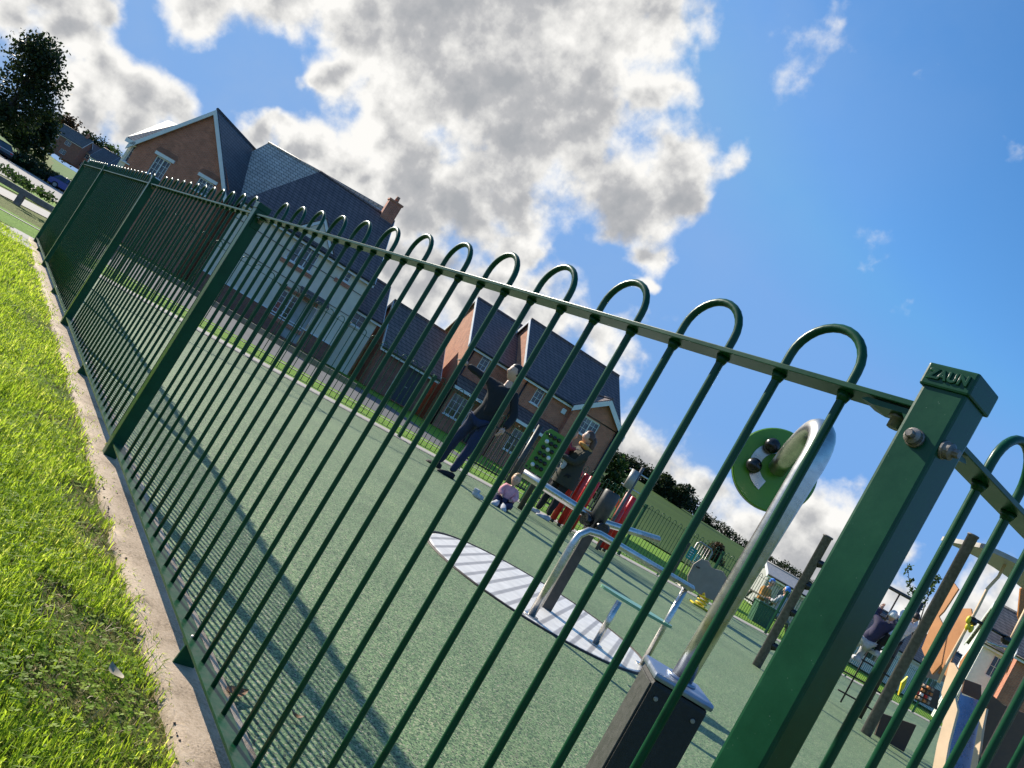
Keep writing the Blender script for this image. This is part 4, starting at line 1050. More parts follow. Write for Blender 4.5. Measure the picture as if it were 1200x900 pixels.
U0 = h2.px(276, 247, -.28)[0]+.16; L2 = rr-.16
W1 = pxrect(h2, (349, 278), (380, 293), (334, 302), (363, 319)); W2 = pxrect(h2, (333, 339), (366, 359), (317, 364), (351, 387)); W3 = pxrect(h2, (405, 312), (416, 319), (398, 326), (408, 332))

pl_ = .95
holes = [W1, W2, W3, (L2-2.6, L2-1.6, .1, 2.2)]
h2.wall('front_wall', 'render', U0, L2, pl_, ze2, 0, holes)
h2.wall('brick_plinth', 'brick_brown', U0, L2, 0, pl_, -.03, [(L2-2.6, L2-1.6, .1, 2.2)]); h2.P(MB().box(((U0+L2)/2, -.035, pl_+.03), (L2-U0, .10, .06)), 'plinth_course', 'upvc')
h2.side('end_wall', 'render', L2, 0, D2, 0, ze2, rzz-.1); h2.side('end_wall', 'render', U0, 0, D2, 0, ze2)
for zz in (2.75, 4.0): h2.P(MB().box(((U0+L2)/2, -.012, zz), (L2-U0, .03, .035)), 'string_course', 'darkgrey')
for (wd, lg, br) in ((W1, 3, 2), (W2, 3, 3), (W3, 1, 2)):
    h2.window(*wd, 0, lg, br)
    for zz in (wd[3]+.13, wd[2]-.17):
        h2.P(MB().box(((wd[0]+wd[1])/2, -.02, zz), (wd[1]-wd[0]+.35, .08, .20)), 'brick_course', 'brick_red')
rf2 = h2.roof(U0, L2, 0, D2, ze2, rzz, 'tile_plum', hip0=max(.5, rl-U0+.1))
h2.chimney(L2-.35, 4.2, rzz, .8, 1.0, parent=rf2)
h2.P(MB().box((L2-2.1, .07, 1.15), (.96, .05, 2.08)), 'door', 'door_grey')
h2.P(MB().prism([(L2-2.9, -.9, 2.45), (L2-1.3, -.9, 2.45), (L2-1.3, .0, 2.75), (L2-2.9, .0, 2.75)], (0, 0, .08)), 'porch_roof', 'tile_plum')
# small front gable over the triple window
ga, gb_ = W1[0]-.55, W1[1]+.55; gm = (ga+gb_)/2; gz_ = ze2+1.05
h2.P(MB().prism([(ga, -.08, ze2-.35), (gb_, -.08, ze2-.35), (gm, -.08, gz_)], (0, 2.2, 0)), 'front_gable', 'render')
m = MB()
for (a, b) in ((ga-.15, gm), (gb_+.15, gm)):
    m.prism([(a, -.16, ze2-.5), (b, -.16, gz_+.02), (b, -.16, gz_+.24), (a, -.16, ze2-.28)], (0, .06, 0))
h2.P(m, 'gable_bargeboard', 'upvc')
m = MB()
for (a, b) in ((ga-.18, gm), (gb_+.18, gm)): m.prism([(a, -.2, ze2-.26), (b, -.2, gz_+.26), (b, 2.6, gz_+.26), (a, 2.6, ze2-.26)], (0, 0, .07))
h2.P(m, 'gable_roof', 'tile_plum')
# lower wing on the end of the cream house
e0 = L2+.02; e1 = e0+3.4; e1 = min(e1, max(e0+1.7, h2.px(447, 345, 3.9)[0]))
h2.wall('wing_wall', 'render', e0, e1, 0, 3.5, 1.2, [(e0+.35, e0+1.05, 2.5, 3.2)]); h2.side('wing_end_wall', 'render', e1, 1.2, 6.6, 0, 3.5, 5.3)
h2.window(e0+.35, e0+1.05, 2.5, 3.2, 1.2, 1, 1, name='wing_window');
h2.roof(e0, e1, 1.2, 6.6, 3.5, 5.4, 'tile_plum', name='wing_roof')

# --- brick gabled house behind it
apx = at(255, 131.7, 44.5); 
h1 = House('brick_gabled_house', 'red brick house with wide white edged gable and pale tan roof', 'house', 0, 0, 95)
# place: gable front left corner
gl = at(163, 166.7, 44.0); h1.t.location = (gl.x, gl.y, -.55); h1.o = V((gl.x, gl.y, -.55)); h1.t.matrix_basis = Matrix.Translation(h1.o) @ Matrix.Rotation(h1.rz, 4, 'Z')
Lg = h1.px(272.5, 222)[0]; zeg = h1.px(163, 166.7)[1]; ga_u, ga_z = h1.px(255, 131.7)
Lg = 2*ga_u
wA = pxrect(h1, (184, 181), (201, 191.5), (172, 202), (187, 212)); wB = pxrect(h1, (234, 207), (251, 216), (226, 221), (242, 231))
h1.wall('gable_wall', 'brick_red', 0, Lg, 0, zeg+.25, 0, [wA, wB], (ga_u, ga_z-.1))
h1.side('side_wall', 'brick_red', 0, 0, 9, 0, zeg); h1.side('side_wall', 'brick_red', Lg, 0, 9, 0, zeg)
for wd in (wA, wB):
    h1.window(*wd, 0, 2, 2)
    h1.P(MB().box(((wd[0]+wd[1])/2, -.03, wd[3]+.1), (wd[1]-wd[0]+.3, .08, .18)), 'window_head', 'upvc')
    h1.P(MB().prism([(wd[0]-.25, -.02, wd[3]+.24), (wd[1]+.25, -.02, wd[3]+.24), (wd[1]+.1, -.02, wd[3]+.46), ((wd[0]+wd[1])/2, -.02, wd[3]+.52), (wd[0]-.1, -.02, wd[3]+.46)], (0, .06, 0)), 'brick_arch', 'brick_brown')
# gable roof: ridge runs back
def gable_roof(h, u0, u1, ze, um, zr, v0, v1, mat, over=.35, name='roof', mat2=None):
    k = (zr-ze)/(um-u0); m = MB()
    m.prism([(u0-over, v0, ze-over*k), (um, v0, zr), (um, v1, zr), (u0-over, v1, ze-over*k)], (0, 0, .12))
    k2 = (zr-ze)/(u1-um); m.prism([(u1+over, v0, ze-over*k2), (um, v0, zr), (um, v1, zr), (u1+over, v1, ze-over*k2)], (0, 0, .122))
    rf = h.P(m, name, mat); b = MB()
    for (uo, kk, sg) in ((u0-over, k, -1), (u1+over, k2, 1)):
        b.prism([(uo, v0-.02, ze-over*kk-.26), (um, v0-.02, zr-.26), (um, v0-.02, zr+.06), (uo, v0-.02, ze-over*kk+.06)], (0, -.05, 0))
    h.P(b, 'bargeboard', 'upvc', rf); h.P(MB().tube([(um, v0, zr+.12), (um, v1, zr+.12)], .09, 8), 'ridge', mat, rf); return rf
rf1 = gable_roof(h1, 0, Lg, zeg, ga_u, ga_z, -.15, 9.0, 'tile_slate')
# main range to the side, sunlit look put into the roof tile colour
mu0, mu1 = ga_u+.4, Lg+6.2
h1.wall('range_wall', 'brick_red', Lg+.02, mu1, 0, zeg, 1.6); h1.roof(mu0, mu1, 1.6, 10.4, zeg, h1.px(370, 201, 6.0)[1], 'tile_sunlit', verge=None, name='range_roof')
# lower cream end on the other side
cu0 = h1.px(139, 190, .05)[0]
zc_e = h1.px(146, 160, .05)[1]
wc = pxrect(h1, (155, 169), (162, 173), (145, 189), (153, 193), .05)
h1.wall('cream_end_wall', 'render', cu0, -.02, 0, zc_e-.1, .05, [wc]); h1.window(*wc, .05, 1, 2, name='end_window'); h1.side('end_wall', 'render', cu0, .05, 8.5, 0, zc_e-.1)
h1.pipe(cu0+.06, 1.1, 0, zc_e)
q_ = h1.px(207, 147.5, 4.6)
h1.P(MB().prism([(cu0-.2, -.15, zc_e-.02), (-.02, -.15, zc_e-.12), (q_[0], 4.6, q_[1]), (q_[0]-.9, 5.0, q_[1]-.02)], (0, 0, .10)), 'cat_slide_roof', 'tile_tan')
h1.P(MB().box((cu0/2-.1, -.19, zc_e-.10), (-cu0+.2, .06, .22)), 'fascia', 'upvc')
h1.chimney(cu0+1.9, 7.6, h1.px(168, 141, 7.6)[1]-.5, .9, .5, False)

# --- garage block
gB = House('garage_block', 'low brick garage block with brown roof and dark doors', 'garage', *at(447, 432, 44.0).xy, 67)
gB.o = V((*at(443, 425, 44.0).xy, -.5)); gB.t.matrix_basis = Matrix.Translation(gB.o) @ Matrix.Rotation(gB.rz, 4, 'Z'); gB.t.location = gB.o
gl_, gr_ = gB.px(430, 440)[0], gB.px(511, 444)[0]
d_ = [(gl_+1.4, gl_+3.0, .05, 2.1), (gl_+3.2, gr_-.35, .05, 2.1)]
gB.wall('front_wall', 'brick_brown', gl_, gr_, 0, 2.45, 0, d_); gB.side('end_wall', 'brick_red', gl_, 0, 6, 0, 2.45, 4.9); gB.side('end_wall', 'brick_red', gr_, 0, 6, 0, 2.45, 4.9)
for q in d_:
    dd = gB.P(MB().box(((q[0]+q[1])/2, .09, 1.08), (q[1]-q[0]-.02, .05, 2.06)), 'garage_door', 'door_dark')
    m = MB(); 
    for e_ in (q[0]+.04, q[1]-.04): m.box((e_, .04, 1.08), (.07, .06, 2.06))
    gB.P(m, 'door_frame', 'upvc', dd); gB.P(MB().box(((q[0]+q[1])/2, .058, 1.0), (.2, .02, .04)), 'handle', 'galv', dd)
gB.roof(gl_, gr_, 0, 6, 2.45, 4.85, 'tile_brown')

# --- right pair of brick houses
b1o = at(549, 410, 45.4)
hb1 = House('brick_house', 'red brick house with sunlit orange gable end beside garages', 'house', b1o.x, b1o.y, 72)
zr1 = hb1.px(565, 354, 4.0)[1]; ze1 = 5.05
L1 = 4.2
def inb(q, L): return (max(.12, q[0]), min(L-.12, q[1]), q[2], q[3])
w1 = inb(pxrect(hb1, (567, 414), (577, 420), (559, 431), (567, 437)), L1); w2_ = pxrect(hb1, (590, 427), (604, 435), (580, 445), (593, 452))
hb1.wall('front_wall', 'brick_red', 0, L1, 0, ze1, 0, [w1, (.6, 1.9, .9, 2.2), (2.4, 3.35, .05, 2.15)])
hb1.side('gable_end', 'brick_orange', 0, 0, 8, 0, ze1, zr1-.05); hb1.window(*w1, 0, 1, 2); hb1.window(.6, 1.9, .9, 2.2, 0, 2, 2)
hb1.P(MB().box((2.87, .07, 1.1), (.93, .05, 2.08)), 'front_door', 'door_dark'); hb1.P(MB().prism([(.2, -1.0, 2.5), (L1-.1, -1.0, 2.5), (L1-.1, 0, 3.15), (.2, 0, 3.15)], (0, 0, .08)), 'porch_roof', 'tile_brown')
hb1.P(MB().box((L1/2, -1.02, 2.47), (L1-.2, .05, .16)), 'porch_fascia', 'upvc')
hb1.roof(0, L1, 0, 8, ze1, zr1, 'tile_plum', over=.2); hb1.pipe(.3, -.06, 0, ze1)
b2o = at(617.5, 437.5, 44.3)
hb2 = House('brick_house', 'taller red brick house with front gable, white windows, behind green board', 'house', b2o.x, b2o.y, 72)
zr2 = hb2.px(622.5, 375.8, 4.0)[1]; L2b = hb2.px(721.5, 442, 4.0)[0]
w3 = pxrect(hb2, (632.5, 451.7), (641.7, 455.8), (620.8, 470), (630, 476.7)); w4 = pxrect(hb2, (686, 487), (704, 497), (674, 505), (694, 516), -.35)
hb2.wall('front_wall', 'brick_red', 0, L2b, 0, ze1, 0, [w3, (1.0, 2.4, .9, 2.2)]); hb2.side('gable_end', 'brick_orange', 0, 0, 8, 0, ze1, zr2-.05); hb2.side('gable_end', 'brick_red', L2b, 0, 8, 0, ze1, zr2-.05)
hb2.window(*w3, 0, 1, 2); hb2.window(1.0, 2.4, .9, 2.2, 0, 2, 2)
hb2.roof(0, L2b, 0, 8, ze1, zr2, 'tile_plum', over=.25); hb2.pipe(.25, -.06, 0, ze1); hb2.pipe(L2b-.2, -.42, 0, ze1)
ga, gb_ = w4[0]-.75, L2b+.05; gm = (ga+gb_)/2; gpk = hb2.px(705, 464, -.35)[1]
hb2.wall('front_gable', 'brick_red', ga, gb_, 0, ze1-.05, -.35, [w4, (w4[0], w4[1], .9, 2.2)], (gm, gpk-.15)); hb2.window(*w4, -.35, 2, 2); hb2.window(w4[0], w4[1], .9, 2.2, -.35, 2, 2)
hb2.side('gable_return', 'brick_red', ga, -.35, 0, 0, ze1); hb2.side('gable_return', 'brick_red', gb_, -.35, 0, 0, ze1)
gable_roof(hb2, ga, gb_, ze1-.05, gm, gpk, -.6, 3.4, 'tile_plum', .22, 'gable_roof')
hb2.P(MB().prism([(.1, -1.0, 2.6), (ga-.1, -1.0, 2.6), (ga-.1, 0, 3.3), (.1, 0, 3.3)], (0, 0, .08)), 'porch_roof', 'tile_plum'); hb2.P(MB().box(((ga)/2, -1.02, 2.56), (ga-.2, .05, .16)), 'porch_fascia', 'upvc')
hb2.P(MB().box((ga-.35, -.06, 4.35), (.28, .12, .32), bev=.05), 'alarm_box', 'upvc')

# --- houses seen past the slide tower
def small_house(name, label, px, Y, az, L, D, ze, zr, wall, roof, wins=((.8, 2.0), (3.0, 4.2)), chim=False, zg=-.4, group=None):
    p = at(*px, Y); zg = p.z if zg is None else zg; h = House(name, label, 'house', p.x, p.y, az, zg, group)
    holes = [(a, b, z, z+1.15) for (a, b) in wins for z in ((.9,) if ze < 3.4 else (.9, 3.35))]
    h.wall('front_wall', wall, 0, L, 0, ze, 0, holes)
    for q in holes: h.window(*q, 0, 2, 1, sill=False)
    h.side('end_wall', wall, 0, 0, D, 0, ze, zr-.05); h.side('end_wall', wall, L, 0, D, 0, ze, zr-.05); rf = h.roof(0, L, 0, D, ze, zr, roof, over=.25)
    if chim: h.chimney(L*.8, D/2, zr, .6, .8, parent=rf)
    return h
small_house('white_house', 'white boarded house seen through the slide tower posts', (1140, 780), 42, 118, 5.6, 7, 4.9, 7.2, 'white', 'tile_slate', ((.6, 1.6), (3.2, 4.4)))
small_house('brick_house', 'red brick house with slate roof behind slide tower, half hidden', (1183, 790), 40, 118, 7, 7, 5.0, 7.4, 'brick_red', 'tile_slate', ((.7, 1.9), (4.4, 5.6)))
small_house('far_bungalow', 'low far bungalow with dark roof behind the climbing net', (1005, 740), 60, 100, 9, 6, 2.7, 4.6, 'white', 'tile_slate', ((1, 2.4), (5, 6.4)))
small_house('far_hut', 'low grey pavilion with pale roof behind the picnic bench', (893, 690), 58, 100, 7, 5, 2.5, 3.2, 'door_grey', 'roofplate', ((1, 2.4), (4, 5.4)))
# --- far left hillside terrace
for i, (px, Y, az, L, wm, rm, lab) in enumerate([
    ((50, 172), 200, 78, 7.5, 'brick_brown', 'tile_brown', 'far brown brick house under the dark trees on the bank'),
    ((72, 187), 205, 78, 7.5, 'brick_red', 'tile_plum', 'far red brick house between brown house and white house'),
    ((93, 204), 190, 84, 6.0, 'white', 'tile_slate', 'far white gabled house below the hillside trees'),
    ((112, 216), 185, 84, 6.0, 'white', 'tile_slate', 'far pale house next to the brick gabled house')]):
    p = at(px[0], px[1], Y)
    h = small_house('far_house', lab, px, Y, az, L, 7, 5.0, 7.6 if wm != 'white' else 8.3, wm, rm, ((.7, 1.9), (3.6, 5.0)), True, zg=None)
# ---------------------------------------------------------------- vegetation
def leaf_cloud(name, mat, lobes, n, size, parent, seed, rim=.55):
    """many small leaf faces spread through several lobes: (centre, radii)"""
    r_ = np.random.default_rng(seed); tot = sum(l[1][0]*l[1][1]*l[1][2] for l in lobes)
    vs = []; sh = []
    for (c, rad) in lobes:
        k = max(30, int(n*rad[0]*rad[1]*rad[2]/tot))
        d = r_.normal(size=(k, 3)); d /= np.linalg.norm(d, axis=1)[:, None]
        rr = (rim + (1-rim)*r_.random(k))**.6 * (1+.22*r_.normal(size=k))
        p = np.array(c) + d*np.array(rad)*rr[:, None]
        keep = np.array([noise.noise(V((q[0]*.9/max(rad), q[1]*2.2/max(rad), q[2]*2.2/max(rad)+seed))) > -.2 for q in p])
        p = p[keep]; k = len(p)
        a = r_.normal(size=(k, 3)); a /= np.linalg.norm(a, axis=1)[:, None]; b = np.cross(a, r_.normal(size=(k, 3))); b /= np.linalg.norm(b, axis=1)[:, None]
        s = size*(.5+r_.random(k))[:, None]
        vs.append(np.stack([p-a*s*.5, p+b*s*.35, p+a*s*.6, p-b*s*.35], 1).reshape(-1, 3)); sh.append(np.repeat(np.clip(r_.normal(.45, .25, k), 0, 1), 4))
    co_ = np.concatenate(vs); shv = np.concatenate(sh); n4 = len(co_)//4
    inv = np.array(parent.matrix_basis.inverted()); co_ = co_ @ inv[:3, :3].T + inv[:3, 3]
    me = bpy.data.meshes.new(name); me.vertices.add(len(co_)); me.vertices.foreach_set('co', co_.ravel()); me.loops.add(len(co_)); me.loops.foreach_set('vertex_index', np.arange(len(co_)))
    me.polygons.add(n4); me.polygons.foreach_set('loop_start', np.arange(n4)*4); me.polygons.foreach_set('loop_total', np.full(n4, 4))
    q = me.attributes.new('shade', 'FLOAT', 'POINT'); q.data.foreach_set('value', shv); me.update(); me.validate(); me.materials.append(M[mat])
    o = bpy.data.objects.new(name, me); C.objects.link(o); o.parent = parent; return o
def tree(name, label, x, y, h, rad, mat, n, size, seed, group=None, crown0=.22, lobes=9, zb=None):
    z0 = gz(x, y)-.1 if zb is None else zb; t_ = thing(name, label, 'tree', (x, y, z0), 0, group); r_ = random.Random(seed)
    m = MB(); m.tube([(x, y, z0), (x+.02*h*r_.uniform(-1, 1), y, z0+h*.35), (x+.03*h*r_.uniform(-1, 1), y, z0+h*.75)], [h*.028, h*.02, h*.006], 10)
    m.build('trunk', 'bark', t_)
    L_ = []
    for k in range(lobes):
        a = r_.uniform(0, 2*PI); f = crown0+(1-crown0)*(k+.5)/lobes; wd = rad*(math.sin(PI*min(1, (f-crown0)/(1-crown0)*.82+.16)))
        off = wd*r_.uniform(.25, .7); c = (x+off*math.cos(a), y+off*math.sin(a), z0+h*f*.93); rr = rad*r_.uniform(.30, .52)
        L_.append((c, (rr, rr, rr*.8)))
        MB().tube([(x, y, z0+h*f*.55), V((x, y, z0+h*f*.55)).lerp(V(c), .55)+V((0, 0, .05*h)), c], [h*.009, h*.006, h*.002], 6).build('limb', 'bark', t_)
    leaf_cloud('crown', mat, L_, n, size, t_, seed); return t_
def px_tree(name, label, px, Y, h, rad, mat, n, size, seed, **k):
    p = at(*px, Y); return tree(name, label, p.x, Y, h, rad, mat, n, size, seed, **k)
px_tree('large_tree', 'tallest dark tree on the grassy bank, at the photo edge', (-14, 166), 96, 14.2, 4.7, 'leaf_dark', 13000, .36, 1, lobes=16, crown0=.24)
px_tree('bank_tree', 'dark tree next to the tallest tree on the bank', (30, 178), 108, 7.4, 3.4, 'leaf_dark', 7000, .40, 2, lobes=10, crown0=.2)
for i, (px, Y, h, rad, mat, lab) in enumerate([
    ((62, 176), 225, 11, 6.5, 'leaf_autumn', 'bronze leaved tree behind the far brown brick house'),
    ((82, 190), 225, 10, 6.0, 'leaf_dark', 'dark tree behind the far red brick house'),
    ((98, 200), 225, 10, 6.0, 'leaf_dark', 'dark tree behind the far white gabled house'),
    ((114, 209), 225, 9.5, 6.0, 'leaf_mid', 'green tree behind the far pale house'),
    ((130, 219), 225, 8, 5.0, 'leaf_dark', 'small dark tree just beyond the cream end of brick gabled house')]):
    px_tree('far_tree', lab, px, Y, h, rad, mat, 4200, .6, 20+i, group=None, crown0=.1, zb=at(*px, Y).z-.5)
# hedges
def hedge(name, label, pts, h, wd, mat, n, size, seed):
    c = V(pts[0]); t_ = thing(name, label, 'hedge', (c.x, c.y, gz(c.x, c.y)))
    L_ = []
    for a, b in zip(pts, pts[1:]):
        a, b = V(a), V(b); k = max(2, int((b-a).length/(wd*1.0)))
        for i in range(k):
            p = a.lerp(b, i/k); hv = h*(.85+.3*noise.noise(V((p.x*.3, p.y*.3, seed)))); L_.append(((p.x, p.y, gz(p.x, p.y)+hv*.45), (wd*.8, wd*.8, hv*.58)))
    leaf_cloud('foliage', mat, L_, n, size, t_, seed, .3); return t_
hA = [at(x, y, Y).xy.to_3d() for x, y, Y in ((-60, 140, 88), (10, 182, 88), (60, 211, 88), (95, 232, 90))]
hedge('road_hedge', 'dark clipped hedge along the far side of the road', hA, 1.5, 1.1, 'leaf_dark', 9000, .25, 41)
hB = [at(x, y, Y).xy.to_3d() for x, y, Y in ((-40, 140, 124), (20, 170, 124), (70, 203, 124), (110, 226, 122))]
hedge('bank_hedge', 'dark overgrown hedge at top of bank before far houses', hB, 1.3, 1.3, 'leaf_dark', 7000, .3, 42)
# bank of grass between
gpoly = [(-60, 89.5), (-80, 125), (-62, 128), (-60, 92)]
def bank():
    rows = []
    for i in range(14):
        Y = 89+ (212-89)*i/13; rows.append((at(-120, 100, Y).xy.to_3d(), at(88, 222, Y).xy.to_3d()))
    return strip('bank', 'field_bank', rows, lift=.05, sub=40)
M['field_bank'] = grassy('bank_grass', (.05, .12, .016), (.075, .17, .022), (.11, .22, .03), .3, 6.0)
bank()
# hill field and tree line on the right
def hill_field():
    rows = []
    for i in range(22):
        r = 72+(335-72)*i/21
        rows.append([V((r*math.sin(R(a)), r*math.cos(R(a)), 0)) for a in (2, 80)])
    m = MB(); vs = []; fs = []; na = 44
    for i in range(22):
        r = 72+(335-72)*i/21
        for j in range(na+1):
            a = R(2+78*j/na); x, y = r*math.sin(a), r*math.cos(a); vs.append(V((x, y, gz(x, y)+.12)))
    for i in range(21):
        for j in range(na): q = i*(na+1)+j; fs.append((q, q+1, q+na+2, q+na+1))
    m.add(vs, fs, True); return tag(m.build('hill', 'field'), kind='structure')
hill_field()
def ridge_line(name, label, a0, a1, r, h, mat, n, size, seed):
    pts = [V((r*math.sin(R(a0+(a1-a0)*i/16)), r*math.cos(R(a0+(a1-a0)*i/16)), 0)) for i in range(17)]
    t_ = hedge(name, label, pts, h, 5.0, mat, n, size, seed); return t_
o = ridge_line('tree_belt', 'dark tree belt along crest of the distant hill', 4.5, 15.2, 300, 7.0, 'leaf_dark', 26000, .7, 51); o['category'] = 'tree belt'
o = ridge_line('hill_hedge', 'thin dark hedge along the hill crest beyond the tree belt', 15.0, 40, 315, 4.2, 'leaf_dark', 22000, .6, 52)
for i, (px, Y, h, rad, lab) in enumerate([((790, 600), 250, 7.5, 5, 'round dark tree standing in the hill tree belt'), ((764, 590), 255, 6, 5, 'low dark tree at start of the hill tree belt')]):
    p = at(*px, Y); tree('hill_tree', lab, p.x, p.y, h, rad, 'leaf_dark', 3500, .7, 60+i, crown0=.05)
p = at(842, 640, 120); tree('bronze_bush', 'bronze brown bush on field beside bent steel tube', p.x, p.y, 2.7, 2.2, 'leaf_autumn', 3000, .3, 64, crown0=.02)
px_tree('corner_tree', 'small green tree at corner of the taller brick house', (716, 560), 50, 4.2, 1.5, 'leaf_mid', 1600, .28, 65, crown0=.3)
px_tree('garden_tree', 'dark green tree between cream house and garage block', (449, 415), 62, 5.2, 2.0, 'leaf_mid', 2200, .30, 66, crown0=.2)
# sapling whose twigs stick up past the slide tower
sp_ = at(1080, 745, 14.0); sap = thing('sapling', 'thin sapling twigs rising behind the climbing net', 'sapling', (sp_.x, 14.0, 0))
st = [at(1072, 700, 14), at(1064, 668, 14)]; MB().tube([(sp_.x, 14, 0), (sp_.x, 14, 1.2), st[0], at(1066, 685, 14), at(1063, 660, 14)], [.02, .016, .01, .006, .003], 6).build('stem', 'bark', sap)
MB().tube([(sp_.x, 14, 1.1), at(1085, 705, 14), at(1098, 676, 14)], [.014, .008, .003], 6).build('stem', 'bark', sap)
L_ = [(tuple(at(x, y, 14)), (.06, .06, .10)) for x, y in ((1064, 668), (1066, 682), (1069, 694), (1098, 678), (1093, 686), (1088, 694), (1084, 703), (1077, 712))]
leaf_cloud('foliage', 'leaf_mid', L_, 260, .06, sap, 70, .2)
# road side shrubs
for i, (x, y) in enumerate(((6, 203), (14, 208), (24, 214), (30, 219), (44, 226), (52, 231))):
    p = onz(x, y+2, 0); t_ = thing('roadside_shrub', 'low scrubby shrub on the verge between road and knee rail', 'shrub', (p.x, p.y, gz(p.x, p.y)), 0, 'shrubs on the road verge')
    leaf_cloud('foliage', 'leaf_mid', [((p.x, p.y, .12), (.35, .3, .16))], 160, .10, t_, 80+i, .1)
# timber knee rail
k0, k1 = onz(19, 240, 0), onz(62, 265, 0); dirn = (k1-k0).normalized()
kr = thing('knee_rail', 'low weathered timber knee rail beside the road', 'rail', (k0.x, k0.y, 0))
ztop = at(25, 224, k0.y).z
MB().box((k0+dirn*(-.2))+V((0, 0, ztop)), (14, .10, .11), Matrix.Rotation(math.atan2(dirn.y, dirn.x), 4, 'Z'), .015).build('rail', 'wood', kr)
for q in (-5.4, -3.6, -1.8, 0, 1.8, 3.6): p = k0+dirn*q; MB().box((p.x, p.y, (ztop-.04)/2), (.10, .10, ztop-.04), Matrix.Rotation(math.atan2(dirn.y, dirn.x), 4, 'Z'), .01).build('post', 'wood', kr)

# ---------------------------------------------------------------- cars
def car(label, x, y, rz, paint, group=None):
    z = gz(x, y)+.012; t_ = thing('parked_car', label, 'car', (x, y, z), rz, group)
    low = [(-2.0, .30), (-2.05, .55), (-2.0, .82), (-1.75, .93), (-1.0, .97), (1.0, .96), (1.75, .86), (2.02, .66), (2.05, .42), (1.98, .28)]
    m = MB(); n = len(low)
    ys = [(-.84, .90), (-.86, 1.0), (.86, 1.0), (.84, .90)]
    vs = []; 
    for (yy, k) in ys: vs += [V((px*(1 if abs(yy) > .85 else .985), yy, .30+(pz-.30)*(1 if abs(yy) > .85 else .99))) for px, pz in low]
    fs = []
    for i in range(len(ys)-1):
        for j in range(n): fs.append((i*n+j, i*n+(j+1) % n, (i+1)*n+(j+1) % n, (i+1)*n+j))
    fs += [tuple(range(n)), tuple(reversed(range(3*n, 4*n)))]; m.add(vs, fs); m.build('body', paint, t_, local=True)
    def cab(s, zt): return [V((-1.72*s[0], -.80*s[1], .95)), V((1.12*s[0], -.80*s[1], .95)), V((1.12*s[0], .80*s[1], .95)), V((-1.72*s[0], .80*s[1], .95)), V((-1.25, -.60, zt)), V((.28, -.60, zt)), V((.28, .60, zt)), V((-1.25, .60, zt))]
    F_ = [(0, 3, 2, 1), (4, 5, 6, 7), (0, 1, 5, 4), (1, 2, 6, 5), (2, 3, 7, 6), (3, 0, 4, 7)]
    MB().add(cab((1, 1), 1.44), F_).build('windows', 'glass', t_, local=True)
    MB().box((-.48, 0, 1.455), (1.62, 1.24, .05), bev=.02).build('roof', paint, t_, local=True)
    for sy in (-1, 1):
        for (a, b) in ((-1.72, -1.25), (1.12, .28), (-.45, -.42)): MB().tube([(a, sy*.80, .95), (b, sy*.605, 1.45)], .04, 6).build('pillar', paint, t_, local=True)
        for xx in (-1.28, 1.30):
            wh = MB().tube([(xx, sy*.70, .32), (xx, sy*.72, .32), (xx, sy*.875, .32), (xx, sy*.88, .32)], [.30, .32, .32, .27], 22).build('wheel', 'tyre', t_, local=True)
            MB().disc((xx, sy*.872, .32), (0, sy, 0), .2, .02, 16).build('rim', 'galv', wh, local=True)
        MB().box((1.93, sy*.62, .66), (.16, .34, .13), bev=.03).build('headlight', 'lamp', t_, local=True)
        MB().box((-2.0, sy*.66, .74), (.08, .26, .16), bev=.02).build('tail_light', 'red', t_, local=True)
        MB().box((.72, sy*.93, 1.0), (.10, .16, .11), bev=.03).build('mirror', paint, t_, local=True)
    return t_
p = at(-2, 167, 84); car('dark car on the road by the hedge, at the photo edge', p.x, p.y, R(150), 'car_black')
p = at(86, 216, 86); car('small bright blue car at road end, behind the fence end', p.x, p.y, R(20), 'car_blue')
gr_a, gr_b = W(17.0, 11.6), W(17.0, 16.6); gr = thing('garden_railing', 'black vertical bar railing in front of the brick houses', 'railing', gr_a+V((0, 0, gz(gr_a.x, gr_a.y))), ANG_N)
for zz in (.12, 1.18): MB().box((2.5, 0, zz), (5.0, .035, .04)).build('rail', 'gutter', gr, local=True)
for k in range(42): MB().box((.06+k*.119, 0, .65), (.022, .022, 1.14)).build('bar', 'gutter', gr, local=True)
# ---------------------------------------------------------------- people
def skin_mesh(name, J, E_, mat, parent, root, sub=2, base=V((0, 0, 0))):
    """one continuous surface grown over a jointed skeleton. J: name -> (x, y, z, r) or (x, y, z, rx, ry)"""
    names = list(J); idx = {n: i for i, n in enumerate(names)}
    me = bpy.data.meshes.new(name); me.from_pydata([V(J[n][:3])+base for n in names], [(idx[a], idx[b]) for a, b in E_], []); me.update()
    o = bpy.data.objects.new(name+'_tmp', me); C.objects.link(o)
    o.modifiers.new('skin', 'SKIN'); sv_ = me.skin_vertices[0].data
    for i, n in enumerate(names):
        r = J[n][3:]; sv_[i].radius = (r[0], r[1] if len(r) > 1 else r[0]); sv_[i].use_root = (n == root)
    ss = o.modifiers.new('sub', 'SUBSURF'); ss.levels = ss.render_levels = sub
    bpy.context.view_layer.update(); dg_ = bpy.context.evaluated_depsgraph_get()
    m2 = bpy.data.meshes.new_from_object(o.evaluated_get(dg_)); bpy.data.objects.remove(o); bpy.data.meshes.remove(me)
    v = [V(q.co) for q in m2.vertices]; f = [tuple(p.vertices) for p in m2.polygons]; bpy.data.meshes.remove(m2); return v, f
